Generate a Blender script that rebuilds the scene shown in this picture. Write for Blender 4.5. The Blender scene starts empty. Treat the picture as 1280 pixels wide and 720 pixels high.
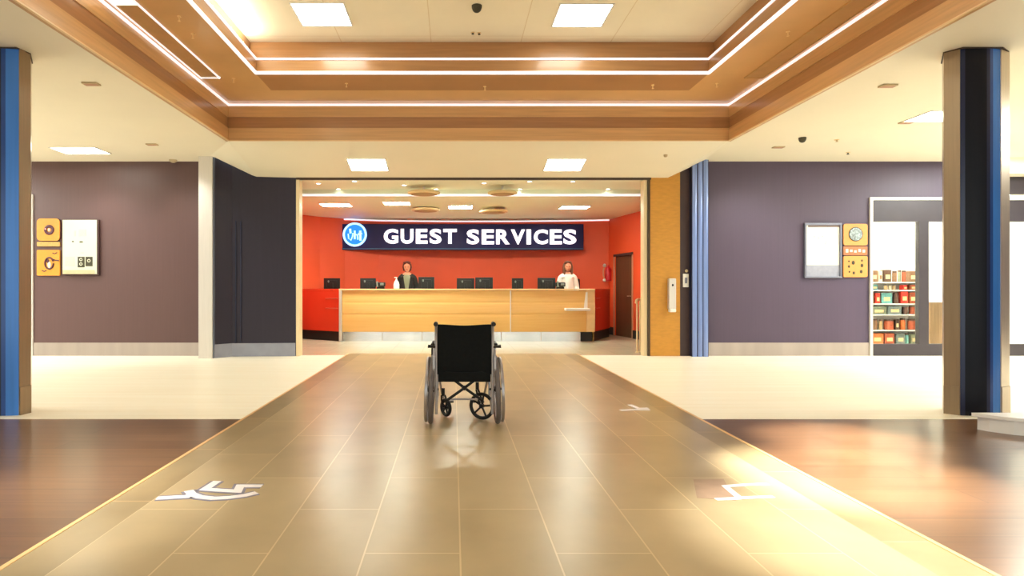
import bpy, bmesh, math, random
from mathutils import Vector, Matrix
random.seed(7)
SC = bpy.context.scene
COL = SC.collection
F = 785.0; VX = 567.0; VY = 361.0; H = 1.2
PI = math.pi

# ------------------------------------------------------------------ measure helpers
def PX(x, d): return (x - VX) * d / F              # world X of picture column x at depth d
def PZ(y, d): return H + (VY - y) * d / F          # world Z of picture row y at depth d
def FL(x, y):                                      # floor point seen at x, y
    d = F * H / (y - VY); return ((x - VX) * d / F, d)

# ------------------------------------------------------------------ materials
def lin(c):
    r = []
    for v in c:
        v = v / 255.0
        r.append(v / 12.92 if v <= 0.04045 else ((v + 0.055) / 1.055) ** 2.4)
    return (r[0], r[1], r[2], 1.0)

MATS = {}
def mat(name, rgb, rough=0.5, metal=0.0, emit=0.0, ecol=None, var=0.06, scale=6.0, coat=0.0, stretch=None, bump=0.0, spec=0.5, trans=0.0, ior=1.45, rgb2=None):
    if name in MATS: return MATS[name]
    m = bpy.data.materials.new(name); m.use_nodes = True
    nt = m.node_tree; b = nt.nodes['Principled BSDF']
    b.inputs['Roughness'].default_value = rough
    b.inputs['Metallic'].default_value = metal
    b.inputs['Specular IOR Level'].default_value = spec
    b.inputs['Coat Weight'].default_value = coat
    b.inputs['Coat Roughness'].default_value = 0.12
    b.inputs['IOR'].default_value = ior
    if trans: b.inputs['Transmission Weight'].default_value = trans
    c = lin(rgb)
    b.inputs['Base Color'].default_value = c
    if var > 0:
        tc = nt.nodes.new('ShaderNodeTexCoord'); mp = nt.nodes.new('ShaderNodeMapping')
        nz = nt.nodes.new('ShaderNodeTexNoise'); rp = nt.nodes.new('ShaderNodeValToRGB')
        nz.inputs['Scale'].default_value = scale; nz.inputs['Detail'].default_value = 4
        if stretch: mp.inputs['Scale'].default_value = stretch
        nt.links.new(tc.outputs['Object'], mp.inputs['Vector']); nt.links.new(mp.outputs['Vector'], nz.inputs['Vector'])
        nt.links.new(nz.outputs['Fac'], rp.inputs['Fac'])
        if rgb2: a_, b_ = c, lin(rgb2)
        else:
            a_ = tuple(v * (1 - var) for v in c[:3]) + (1,); b_ = tuple(min(1, v * (1 + var)) for v in c[:3]) + (1,)
        rp.color_ramp.elements[0].position = 0.3; rp.color_ramp.elements[0].color = a_
        rp.color_ramp.elements[1].position = 0.7; rp.color_ramp.elements[1].color = b_
        nt.links.new(rp.outputs['Color'], b.inputs['Base Color'])
        if bump:
            bp = nt.nodes.new('ShaderNodeBump'); bp.inputs['Strength'].default_value = bump; bp.inputs['Distance'].default_value = 0.01
            nt.links.new(nz.outputs['Fac'], bp.inputs['Height']); nt.links.new(bp.outputs['Normal'], b.inputs['Normal'])
    if emit:
        b.inputs['Emission Color'].default_value = lin(ecol or rgb)
        b.inputs['Emission Strength'].default_value = emit
    MATS[name] = m
    return m

def brick_mat(name, c1, c2, mortar, bw, rh, msize, off=(0, 0), swap=False, rough=0.3, offset=0.5, coat=0.0, noise=0.25, nscale=3.0, nstretch=(1, 1, 1), spec=0.5, freq=2):
    m = bpy.data.materials.new(name); m.use_nodes = True
    nt = m.node_tree; b = nt.nodes['Principled BSDF']; L = nt.links.new
    tc = nt.nodes.new('ShaderNodeTexCoord'); sp = nt.nodes.new('ShaderNodeSeparateXYZ'); cb = nt.nodes.new('ShaderNodeCombineXYZ')
    L(tc.outputs['Object'], sp.inputs[0])
    ax, ay = nt.nodes.new('ShaderNodeMath'), nt.nodes.new('ShaderNodeMath')
    ax.inputs[1].default_value = off[0]; ay.inputs[1].default_value = off[1]
    L(sp.outputs['Y' if swap else 'X'], ax.inputs[0]); L(sp.outputs['X' if swap else 'Y'], ay.inputs[0])
    L(ax.outputs[0], cb.inputs[0]); L(ay.outputs[0], cb.inputs[1])
    br = nt.nodes.new('ShaderNodeTexBrick'); L(cb.outputs[0], br.inputs['Vector'])
    br.offset = offset; br.offset_frequency = freq
    br.inputs['Scale'].default_value = 1.0
    br.inputs['Brick Width'].default_value = bw; br.inputs['Row Height'].default_value = rh
    br.inputs['Mortar Size'].default_value = msize; br.inputs['Mortar Smooth'].default_value = 0.1
    br.inputs['Color1'].default_value = lin(c1); br.inputs['Color2'].default_value = lin(c2); br.inputs['Mortar'].default_value = lin(mortar)
    mp = nt.nodes.new('ShaderNodeMapping'); mp.inputs['Scale'].default_value = nstretch
    nz = nt.nodes.new('ShaderNodeTexNoise'); nz.inputs['Scale'].default_value = nscale; nz.inputs['Detail'].default_value = 6
    L(tc.outputs['Object'], mp.inputs[0]); L(mp.outputs[0], nz.inputs['Vector'])
    rp = nt.nodes.new('ShaderNodeValToRGB')
    rp.color_ramp.elements[0].position = 0.25; rp.color_ramp.elements[0].color = (1 - noise,) * 3 + (1,)
    rp.color_ramp.elements[1].position = 0.75; rp.color_ramp.elements[1].color = (1 + noise * 0.3,) * 3 + (1,)
    L(nz.outputs['Fac'], rp.inputs[0])
    mx = nt.nodes.new('ShaderNodeMix'); mx.data_type = 'RGBA'; mx.blend_type = 'MULTIPLY'; mx.inputs['Factor'].default_value = 1
    L(br.outputs['Color'], mx.inputs[6]); L(rp.outputs[0], mx.inputs[7]); L(mx.outputs[2], b.inputs['Base Color'])
    b.inputs['Roughness'].default_value = rough; b.inputs['Coat Weight'].default_value = coat; b.inputs['Coat Roughness'].default_value = 0.15
    b.inputs['Specular IOR Level'].default_value = spec
    MATS[name] = m
    return m

M_ceil = mat('cream_ceiling_paint', (243, 234, 211), 0.6, var=0.02, scale=1)
M_ceil_up = brick_mat('upper_ceiling_panels', (244, 234, 208), (242, 231, 205), (226, 208, 172), 1.2, 1.2, 0.006, off=(0.3, 0.2), offset=0.0, rough=0.6, noise=0.03)
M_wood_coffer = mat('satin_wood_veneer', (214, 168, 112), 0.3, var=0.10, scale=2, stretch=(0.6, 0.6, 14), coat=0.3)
M_mauve = mat('mauve_wall_paint', (92, 67, 65), 0.45, var=0.04, scale=4, stretch=(9, 9, 0.2))
M_mauve2 = mat('violet_wall_paint', (80, 67, 86), 0.45, var=0.04, scale=4, stretch=(9, 9, 0.2))
M_navy = mat('charcoal_navy_paint', (38, 31, 47), 0.45, var=0.08, scale=3, stretch=(12, 12, 0.3))
M_steel = mat('brushed_steel', (205, 190, 170), 0.33, 0.85, var=0.08, scale=8, stretch=(14, 14, 0.3))
M_steel_base = mat('brushed_steel_baseboard', (174, 162, 154), 0.35, 0.6, var=0.12, scale=1.2, stretch=(2.2, 2.2, 0.05))
M_bronze = mat('warm_brushed_steel', (152, 134, 110), 0.38, 0.85, var=0.06, scale=6, stretch=(10, 10, 0.3))
M_lightsteel = mat('pale_satin_steel', (215, 208, 200), 0.4, 0.5, var=0.04, scale=6, stretch=(10, 10, 0.3))
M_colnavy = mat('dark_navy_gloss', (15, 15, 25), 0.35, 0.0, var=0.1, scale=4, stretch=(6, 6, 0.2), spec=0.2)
M_colblue = mat('bright_blue_sheen', (58, 124, 208), 0.3, 0.15, var=0.08, scale=4, stretch=(6, 6, 0.2), coat=0.3)
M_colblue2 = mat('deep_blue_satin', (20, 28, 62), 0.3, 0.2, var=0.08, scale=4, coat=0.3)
M_blueglass = mat('blue_grey_gloss', (124, 146, 200), 0.3, 0.3, var=0.2, scale=5, stretch=(9, 9, 0.1), coat=0.5)
M_red = mat('red_orange_wall_paint', (228, 88, 48), 0.5, var=0.06, scale=0.8)
M_redgloss = mat('red_gloss_laminate', (214, 66, 42), 0.3, var=0.05, scale=1, coat=0.4)
M_black = mat('black_baseboard', (28, 28, 26), 0.5, var=0.1)
M_gold = mat('golden_wood_panel', (196, 138, 50), 0.4, var=0.08, scale=3, stretch=(3, 3, 10))
M_counter = mat('honey_oak_veneer', (226, 176, 98), 0.35, var=0.14, scale=2.2, stretch=(0.5, 1, 16), coat=0.25, rgb2=(232, 186, 112))
M_counter_top = mat('pale_maple_edge', (236, 204, 150), 0.35, var=0.05)
M_mirror = mat('polished_steel_kick', (205, 205, 205), 0.18, 0.9, var=0.15, scale=1.2, stretch=(1.5, 1, 0.2))
M_white = mat('white_enamel', (236, 232, 224), 0.4, var=0.02)
M_plinth = mat('white_stone', (232, 226, 220), 0.35, var=0.04)
M_jamb = mat('cream_jamb', (236, 214, 170), 0.4, var=0.02)
M_dkline = mat('dark_bronze_edge', (70, 54, 34), 0.5, var=0.05)
M_umber = mat('dark_umber_panel', (66, 48, 48), 0.45, var=0.08)
M_doorbrown = mat('dark_brown_door', (84, 58, 38), 0.4, var=0.15, scale=3, stretch=(6, 6, 0.5))
M_doorframe = mat('door_frame_pale', (190, 140, 110), 0.4, var=0.03)
M_shopdark = mat('dark_grey_aluminium', (66, 60, 64), 0.4, 0.2, var=0.05)
M_shopwhite = mat('shop_white', (250, 246, 238), 0.6, var=0.02)
M_glass = mat('clear_glass', (245, 248, 248), 0.02, var=0, trans=1.0, ior=1.15)
M_panel2 = mat('service_diffuser', (255, 250, 238), 0.5, emit=46.0, ecol=(250, 255, 238), var=0)
M_panel = mat('light_diffuser', (255, 250, 238), 0.5, emit=12.0, ecol=(248, 255, 242), var=0)
M_led = mat('cove_light_strip', (250, 248, 250), 0.5, emit=0.5, ecol=(248, 244, 255), var=0)
M_ledhot = mat('upper_cove_lamp', (255, 246, 230), 0.5, emit=30, ecol=(250, 255, 240), var=0)
M_slotglow = mat('slot_light_diffuser', (255, 246, 230), 0.5, emit=1.1, ecol=(255, 236, 205), var=0)
M_slot = mat('slot_diffuser_metal', (205, 170, 120), 0.3, 0.4, var=0.05)
M_ringgold = mat('cream_disc', (226, 200, 150), 0.5, var=0.03)
M_path = brick_mat('taupe_stone_tiles', (175, 154, 118), (186, 164, 127), (212, 190, 150), 1.14, 0.435, 0.004, off=(-0.57 + 1.14 * 4, -0.03 + 0.435 * 40), swap=True, rough=0.28, noise=0.2, nscale=2.2, nstretch=(1, 0.8, 1), spec=0.5)
M_pathedge = brick_mat('taupe_border_tiles', (150, 130, 96), (160, 138, 102), (200, 165, 118), 1.14, 3.0, 0.006, off=(5, 20), swap=True, rough=0.28, noise=0.2, nscale=2.2)
M_edge = mat('brass_strip', (232, 190, 132), 0.35, 0.3, var=0.04)
M_lightfloor = mat('cream_floor_finish', (246, 236, 214), 0.4, var=0.03, scale=3, stretch=(0.15, 3.5, 1), rgb2=(252, 245, 228))
M_darkfloor = brick_mat('brown_wood_planks', (116, 82, 54), (102, 70, 45), (80, 54, 34), 2.4, 0.24, 0.003, off=(3, 20), rough=0.33, noise=0.25, nscale=3, nstretch=(0.4, 6, 1), coat=0.25)
M_servfloor = brick_mat('polished_service_tiles', (214, 206, 180), (206, 199, 174), (184, 176, 150), 0.6, 0.6, 0.004, off=(12, 20), offset=0.0, rough=0.18, noise=0.08)
M_blackfab = mat('black_nylon', (15, 16, 16), 0.85, var=0.15, scale=40, bump=0.2, spec=0.2)
M_blackmetal = mat('black_steel_tube', (26, 24, 24), 0.35, 0.3, var=0.05)
M_chair_silver = mat('silver_tube', (172, 168, 172), 0.3, 0.8, var=0.05)
M_grey_plastic = mat('grey_side_guard', (168, 162, 165), 0.4, 0.3, var=0.05)
M_tyre = mat('grey_tyre', (98, 88, 86), 0.6, var=0.08)
M_rubber = mat('black_rubber', (24, 22, 22), 0.6, var=0.1)
M_sign = mat('navy_sign_board', (28, 25, 76), 0.5, var=0.12, scale=1.5, spec=0.3)
M_letters = mat('white_lit_letters', (250, 246, 250), 0.4, emit=0.75, ecol=(255, 250, 255), var=0)
M_logoblue = mat('glowing_blue_disc', (30, 110, 225), 0.4, emit=1.0, ecol=(20, 110, 255), var=0)
M_logowhite = mat('pale_blue_lit_lines', (190, 225, 255), 0.4, emit=1.0, ecol=(150, 210, 255), var=0)
M_decal = mat('white_floor_paint', (238, 230, 232), 0.5, var=0.04, scale=12)
M_decal_edge = mat('slate_blue_floor_paint', (132, 128, 146), 0.5, var=0.04)
M_decal_mauve = mat('worn_mauve_floor_paint', (166, 138, 116), 0.4, var=0.08, scale=10)
M_orange = mat('amber_sign', (210, 140, 46), 0.45, var=0.05, scale=20)
M_orange2 = mat('peach_amber_sign', (212, 146, 78), 0.45, var=0.04, scale=20)
M_plum = mat('dark_plum_print', (78, 36, 48), 0.5, var=0.1, scale=30)
M_board = mat('pale_green_white_board', (206, 207, 186), 0.5, var=0.02)
M_boardfr = mat('dark_plum_frame', (70, 46, 46), 0.5, var=0.05)
M_ink = mat('dark_olive_print', (66, 62, 44), 0.6, var=0.2, scale=60)
M_inklight = mat('pale_grey_print', (198, 192, 176), 0.6, var=0.08, scale=60)
M_frame_grey = mat('blue_grey_frame', (122, 124, 138), 0.4, 0.4, var=0.05)
M_poster = mat('white_poster', (226, 224, 212), 0.5, var=0.01)
M_poster_grey = mat('grey_blue_poster_band', (150, 152, 166), 0.5, var=0.08, scale=14)
M_screen = mat('black_screen_plastic', (26, 28, 27), 0.4, var=0.1)
M_glint = mat('grey_plastic_and_glint', (120, 130, 125), 0.3, var=0.1)
M_tan = mat('fawn_label', (200, 178, 140), 0.5, var=0.08)

# ------------------------------------------------------------------ mesh builder
class MB:
    def __init__(s): s.bm = bmesh.new()
    def add(s, verts, faces):
        vs = [s.bm.verts.new(v) for v in verts]
        for f in faces:
            try: s.bm.faces.new([vs[i] for i in f])
            except ValueError: pass
        return s
    def box(s, x0, x1, y0, y1, z0, z1, bev=0.0, M=None):
        b = bmesh.new()
        bmesh.ops.create_cube(b, size=1.0)
        for v in b.verts:
            v.co = Vector(((x0 + x1) / 2 + v.co.x * (x1 - x0), (y0 + y1) / 2 + v.co.y * (y1 - y0), (z0 + z1) / 2 + v.co.z * (z1 - z0)))
        if bev > 0: bmesh.ops.bevel(b, geom=b.edges[:], offset=bev, segments=2, affect='EDGES', profile=0.5)
        return s.merge(b, M)
    def merge(s, b, M=None):
        b.verts.index_update()
        vs = [s.bm.verts.new((M @ v.co) if M else v.co) for v in b.verts]
        for f in b.faces:
            try: s.bm.faces.new([vs[v.index] for v in f.verts])
            except ValueError: pass
        b.free(); return s
    def prism(s, pts, z0, z1, M=None):      # polygon in XY extruded along Z
        n = len(pts)
        vs = [Vector((p[0], p[1], z0)) for p in pts] + [Vector((p[0], p[1], z1)) for p in pts]
        if M: vs = [M @ v for v in vs]
        return s.add(vs, [list(range(n))[::-1], list(range(n, 2 * n))] + [[i, (i + 1) % n, n + (i + 1) % n, n + i] for i in range(n)])
    def poly3(s, pts, off):                 # planar 3D polygon given a thickness vector
        n = len(pts); o = Vector(off)
        vs = [Vector(p) for p in pts] + [Vector(p) + o for p in pts]
        return s.add(vs, [list(range(n))[::-1], list(range(n, 2 * n))] + [[i, (i + 1) % n, n + (i + 1) % n, n + i] for i in range(n)])
    def tube(s, pts, r, seg=10, closed=False, cap=True):
        pts = [Vector(p) for p in pts]; n = len(pts); rings = []
        rr = r if isinstance(r, (list, tuple)) else [r] * n
        up = None
        for i, p in enumerate(pts):
            a = pts[i - 1] if (i > 0 or closed) else p
            b = pts[(i + 1) % n] if (i < n - 1 or closed) else p
            t = (b - a).normalized()
            if up is None: up = Vector((0, 0, 1)) if abs(t.z) < 0.9 else Vector((1, 0, 0))
            u = (up - t * up.dot(t)).normalized(); w = t.cross(u); up = u
            rings.append([s.bm.verts.new(p + (u * math.cos(2 * PI * k / seg) + w * math.sin(2 * PI * k / seg)) * rr[i]) for k in range(seg)])
        m = n if closed else n - 1
        for i in range(m):
            a, b = rings[i], rings[(i + 1) % n]
            for k in range(seg): s.bm.faces.new([a[k], a[(k + 1) % seg], b[(k + 1) % seg], b[k]])
        if cap and not closed:
            s.bm.faces.new(rings[0][::-1]); s.bm.faces.new(rings[-1])
        return s
    def cyl(s, p0, p1, r, seg=20, r2=None): return s.tube([p0, p1], [r, r if r2 is None else r2], seg)
    def torus(s, c, R, r, axis='X', seg=48, ms=10, M=None, sq=1.0):
        c = Vector(c); V = []
        for i in range(seg):
            a = 2 * PI * i / seg
            for k in range(ms):
                b = 2 * PI * k / ms
                q = R + r * math.cos(b); h = r * math.sin(b) * sq
                if axis == 'X': v = Vector((h, q * math.cos(a), q * math.sin(a)))
                elif axis == 'Y': v = Vector((q * math.cos(a), h, q * math.sin(a)))
                else: v = Vector((q * math.cos(a), q * math.sin(a), h))
                if M: v = M @ v
                V.append(v + c)
        return s.add(V, [[i * ms + k, ((i + 1) % seg) * ms + k, ((i + 1) % seg) * ms + (k + 1) % ms, i * ms + (k + 1) % ms] for i in range(seg) for k in range(ms)])
    def ball(s, c, r, seg=16):
        b = bmesh.new(); bmesh.ops.create_uvsphere(b, u_segments=seg, v_segments=max(6, seg * 2 // 3), radius=1)
        rx = r if isinstance(r, (tuple, list)) else (r, r, r)
        for v in b.verts: v.co = Vector((c[0] + v.co.x * rx[0], c[1] + v.co.y * rx[1], c[2] + v.co.z * rx[2]))
        return s.merge(b)
    def lathe(s, prof, c=(0, 0, 0), seg=24):    # (r, z) rows
        rings = []
        for r, z in prof:
            rings.append([s.bm.verts.new((c[0] + r * math.cos(2 * PI * k / seg), c[1] + r * math.sin(2 * PI * k / seg), c[2] + z)) for k in range(seg)])
        for a, b in zip(rings, rings[1:]):
            for k in range(seg): s.bm.faces.new([a[k], a[(k + 1) % seg], b[(k + 1) % seg], b[k]])
        s.bm.faces.new(rings[0][::-1]); s.bm.faces.new(rings[-1])
        return s
    def stroke(s, pts, w, z0, z1):          # flat ribbon along a 2D polyline, mitred, with a real thickness
        pts = [Vector((p[0], p[1])) for p in pts]; L, R = [], []
        for i, p in enumerate(pts):
            a = (p - pts[i - 1]).normalized() if i else None
            b = (pts[i + 1] - p).normalized() if i < len(pts) - 1 else None
            t = ((a or b) + (b or a))
            t = t.normalized() if t.length > 1e-3 else (a or b)
            nrm = Vector((-t.y, t.x)); k = 1.0
            if a and b: k = min(2.0, 1 / max(0.4, abs(nrm.dot(Vector((-a.y, a.x))))))
            L.append(p + nrm * w / 2 * k); R.append(p - nrm * w / 2 * k)
        for i in range(len(pts) - 1):
            s.prism([L[i], R[i], R[i + 1], L[i + 1]], z0, z1)
        return s
    def build(s, name, m, parent=None, smooth=False, loc=None):
        bmesh.ops.recalc_face_normals(s.bm, faces=s.bm.faces[:])
        me = bpy.data.meshes.new(name); s.bm.to_mesh(me); s.bm.free()
        me.materials.append(m)
        if smooth:
            for p in me.polygons: p.use_smooth = True
            try: me.set_sharp_from_angle(angle=math.radians(40))
            except Exception: pass
        o = bpy.data.objects.new(name, me); COL.objects.link(o)
        if parent: o.parent = parent
        if loc: o.location = loc
        return o

def struct(o, label=None):
    o['kind'] = 'structure'
    if label: o['label'] = label
    return o
def tag(o, label, cat, group=None):
    o['label'] = label; o['category'] = cat
    if group: o['group'] = group
    return o
def thing(name, label, cat, loc=(0, 0, 0), group=None, rz=0):
    o = bpy.data.objects.new(name, None); COL.objects.link(o)
    o.location = loc; o.rotation_euler = (0, 0, rz); o.empty_display_size = 0.1
    return tag(o, label, cat, group)
def dup(o, loc, label, rz=None, group=None):
    c = o.copy(); COL.objects.link(c); c.location = loc; c['label'] = label
    if rz is not None: c.rotation_euler = (0, 0, rz)
    if group: c['group'] = group
    for ch in [x for x in bpy.data.objects if x.parent == o]:
        d = ch.copy(); COL.objects.link(d); d.parent = c
        for g in [x for x in bpy.data.objects if x.parent == ch]:
            e = g.copy(); COL.objects.link(e); e.parent = d
    return c

# ------------------------------------------------------------------ room dimensions
ZL = H + 2.28       # low ceiling
ZS = H + 2.85       # wooden soffit of the coffer
ZM = H + 3.05
ZU = H + 3.30       # upper ceiling
ZO = H + 1.98       # top of the service opening
CX0, CX1, CY1 = -3.47, 4.24, 9.67
CY0 = -2.2
XL, XR, YB = -13.0, 14.0, -4.0
YW = 11.25

# ------------------------------------------------------------------ floor
o = MB().box(-1.71, 2.03, YB, 11.6, -0.1, 0.0).build('floor_path', M_path); struct(o)
o = MB().box(-1.93, -1.71, YB, 11.6, -0.1, 0.0).build('floor_path_border', M_pathedge); struct(o)
o = MB().box(2.03, 2.26, YB, 11.6, -0.1, 0.0).build('floor_path_border', M_pathedge); struct(o)
for n, x in ((1, -1.955), (2, 2.26)):
    struct(MB().box(x, x + 0.025, YB, 11.6, -0.1, 0.003).build('trim_%d' % n, M_edge))
YD = 5.78
struct(MB().box(XL, -1.955, YB, YD, -0.1, 0.0).build('floor_dark_left', M_darkfloor))
struct(MB().box(2.285, XR, YB, YD, -0.1, 0.0).build('floor_dark_right', M_darkfloor))
struct(MB().box(XL, -1.955, YD, 11.35, -0.1, 0.001).build('floor_pale_left', M_lightfloor))
struct(MB().box(2.285, XR, YD, 11.35, -0.1, 0.001).build('floor_pale_right', M_lightfloor))
struct(MB().box(-4.6, -1.955, 11.35, 17.6, -0.1, 0.0).box(2.285, 5.2, 11.35, 17.6, -0.1, 0.0).box(-1.955, 2.285, 11.6, 17.6, -0.1, 0.0).build('floor_service', M_servfloor))

# ------------------------------------------------------------------ low ceiling with its faceted drop towards the opening
A = (CX0, CY1, ZL); A2 = (CX1, CY1, ZL); B = (-3.5, 11.2, ZO); B2 = (3.82, 11.2, ZO)
P = (-4.15, 10.75, ZL); P2 = (4.47, 11.28, ZL)
up = (0, 0, 0.12)
mb = MB()
mb.poly3([(XL, YB, ZL), (CX0, YB, ZL), A, P, (-4.15, 11.4, ZL), (XL, 11.4, ZL)], up)
mb.poly3([(CX1, YB, ZL), (XR, YB, ZL), (XR, 11.4, ZL), (4.47, 11.4, ZL), P2, A2], up)
mb.poly3([(CX0, YB, ZL), (CX1, YB, ZL), (CX1, CY0, ZL), (CX0, CY0, ZL)], up)
mb.poly3([A, A2, B2, B], up)
mb.poly3([A, B, P], up); mb.poly3([A2, P2, B2], up)
struct(mb.build('ceiling', M_ceil))

# coffer: three wood tiers, with their light strips
S2X0, S2X1, S2Y = -2.62, 3.38, 8.32
S3X0, S3X1, S3Y = -2.72, 3.48, 8.40
def ring_wall(mb, x0, x1, y0, y1, z0, z1, t=0.05):
    mb.box(x0 - t, x0, y0 - t, y1 + t, z0, z1); mb.box(x1, x1 + t, y0 - t, y1 + t, z0, z1)
    mb.box(x0, x1, y1, y1 + t, z0, z1); mb.box(x0, x1, y0 - t, y0, z0, z1)
M_wood_dark = mat('dark_wood_and_reflection', (172, 124, 78), 0.3, var=0.10, scale=2, stretch=(0.6, 0.6, 14), coat=0.3)
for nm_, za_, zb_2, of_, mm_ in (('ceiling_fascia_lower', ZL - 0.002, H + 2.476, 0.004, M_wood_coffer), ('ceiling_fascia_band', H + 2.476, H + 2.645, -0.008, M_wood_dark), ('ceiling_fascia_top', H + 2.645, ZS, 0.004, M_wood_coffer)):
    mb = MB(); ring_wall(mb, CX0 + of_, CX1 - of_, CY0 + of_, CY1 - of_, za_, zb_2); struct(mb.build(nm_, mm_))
mb = MB()
mb.box(CX0, S2X0, CY0, CY1, ZS, ZS + 0.04).box(S2X1, CX1, CY0, CY1, ZS, ZS + 0.04)
mb.box(S2X0, S2X1, 9.02, CY1, ZS, ZS + 0.04).box(S2X0, S2X1, CY0, CY0 + 0.9, ZS, ZS + 0.04)
struct(mb.build('ceiling_soffit', M_wood_coffer))
struct(MB().box(S2X0, S2X1, S2Y, 9.02, ZS, ZS + 0.04).build('ceiling_soffit_inner', M_wood_dark))  # darker tone here paints a reflection into the inner soffit
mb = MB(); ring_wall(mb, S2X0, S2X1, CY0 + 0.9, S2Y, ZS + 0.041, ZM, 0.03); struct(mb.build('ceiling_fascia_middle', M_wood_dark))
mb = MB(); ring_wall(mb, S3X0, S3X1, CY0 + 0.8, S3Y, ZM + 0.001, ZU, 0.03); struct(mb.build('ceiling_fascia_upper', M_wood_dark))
struct(MB().box(S3X0, S3X1, CY0 + 0.8, S3Y, ZU, ZU + 0.1).build('ceiling_upper', M_ceil_up))
def strip_ring(n, x0, x1, y0, y1, z, w, h, m):
    mb = MB()
    mb.box(x0, x0 + w, y0, y1, z, z + h).box(x1 - w, x1, y0, y1, z, z + h).box(x0 + w, x1 - w, y1 - w, y1, z, z + h)
    return struct(mb.build('trim_%d' % n, m))
strip_ring(3, CX0 + 0.001, CX1 - 0.001, CY0, CY1 - 0.001, ZS - 0.036, 0.016, 0.032, M_led)
strip_ring(4, S2X0 - 0.012, S2X1 + 0.012, CY0 + 0.9, S2Y + 0.012, ZS - 0.008, 0.024, 0.038, M_led)
strip_ring(5, S2X0 - 0.012, S2X1 + 0.012, CY0 + 0.9, S2Y + 0.012, ZM - 0.02, 0.028, 0.025, M_led)
# thin pale edge under the lower fascia
strip_ring(6, CX0 - 0.004, CX1 + 0.004, CY0, CY1 + 0.004, ZL - 0.008, 0.026, 0.014, M_counter_top)
# glowing cove lamp along the ledge of the upper tier, wall side
t = thing('cove_lamp', 'long warm cove lamp washing the upper ceiling above the wooden coffer', 'lamp', (S2X0 - 0.06, 3.5, ZM + 0.02))
MB().box(-0.03, 0.03, -4.5, 4.6, 0.0, 0.03, 0.004).build('housing', M_white, t)
MB().box(-0.025, 0.025, -4.5, 4.6, 0.031, 0.045).build('diffuser', M_ledhot, t)
# slot diffusers in the soffit
def slot(x0, x1, y1, glow, label):
    xc = (x0 + x1) / 2
    t = thing('slot_diffuser', label, 'ceiling vent', (xc, 0, ZS))
    w = (x1 - x0) / 2
    MB().box(-w, -w + 0.015, -1, y1, -0.015, 0.0).box(w - 0.015, w, -1, y1, -0.015, 0.0).box(-w, w, y1 - 0.02, y1, -0.015, 0.0).build('frame', M_led if glow else M_slot, t)
    MB().box(-w + 0.015, w - 0.015, 6.3 if glow else -1, y1 - 0.02, -0.006, -0.001).build('metal_strip', M_slot, t)
    if glow: MB().box(-w + 0.015, w - 0.015, -1, 6.3, -0.006, -0.001).build('light_strip', M_slotglow, t)
slot(CX0 + 0.06, CX0 + 0.32, 8.47, True, 'long slot light recessed in the wooden soffit beside the glowing upper ceiling')
slot(CX1 - 0.32, CX1 - 0.06, 8.47, False, 'long unlit slot diffuser in the wooden soffit, nearer the framed white poster')

# ------------------------------------------------------------------ walls
T = 0.12
def wallseg(mb, a, b, z0, z1, t=T):     # wall with its face on a->b, thickness away (to the left of travel)
    a, b = Vector(a), Vector(b); d = (b - a).normalized(); n = Vector((-d.y, d.x)) * t
    mb.prism([a, b, b + n, a + n], z0, z1); return mb
XDL = PX(42, YW)
struct(wallseg(MB(), (XDL, YW), (-4.30, YW), 0, ZL).build('wall_back_left', M_mauve))
struct(wallseg(MB(), (XDL, YW - 0.012), (-4.30, YW - 0.012), 0, 0.235, 0.03).build('baseboard_back_left', M_steel_base))
XSR = PX(1086, YW)
struct(wallseg(MB(), (4.45, YW), (XSR, YW), 0, ZL).build('wall_back_right', M_mauve2))
struct(wallseg(MB(), (4.55, YW - 0.012), (XSR, YW - 0.012), 0, 0.235, 0.03).build('baseboard_back_right', M_steel_base))
# dark navy return between pale column and opening
mb = MB(); wallseg(mb, (-4.17, 10.85), (-3.92, 11.12), 0, ZL - 0.001, 0.1); wallseg(mb, (-3.92, 11.12), (-2.81, 11.2), 0, ZO + 0.6, 0.1)
struct(mb.build('wall_navy', M_navy))
mb = MB(); wallseg(mb, (-4.165, 10.835), (-3.915, 11.105), 0, 0.235, 0.02); wallseg(mb, (-3.915, 11.105), (-2.82, 11.185), 0, 0.235, 0.02)
struct(mb.build('baseboard_navy', mat('blue_grey_steel', (150, 152, 165), 0.35, 0.5, var=0.06)))
mb = MB(); 
for k in range(2): mb.box(-3.86 + k * 0.09, -3.85 + k * 0.09, 11.10, 11.115, 0.25, 2.4)
struct(mb.build('trim_7', M_colblue2))
# far left side: pale door frame edge and dark door
struct(MB().box(XDL - 0.06, XDL - 0.005, YW - 0.03, YW + 0.1, 0, PZ(243, YW)).box(XDL - 1.9, XDL - 0.06, YW - 0.03, YW + 0.1, PZ(248, YW), PZ(243, YW)).build('trim_8', M_white))
struct(MB().box(XDL - 1.9, XDL - 0.06, YW + 0.02, YW + 0.08, 0, PZ(248, YW)).build('door_1', M_shopdark))
struct(MB().box(XL, XDL - 1.9, YW, YW + T, 0, ZL).box(XDL - 1.9, XDL, YW, YW + T, PZ(243, YW), ZL).build('wall_far_left', M_mauve))
struct(MB().box(XL - T, XL, YB, YW + T, 0, ZL).build('wall_left', M_mauve))
struct(MB().box(XR, XR + T, YB, YW + 3, 0, ZL).build('wall_right', M_mauve2))

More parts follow.
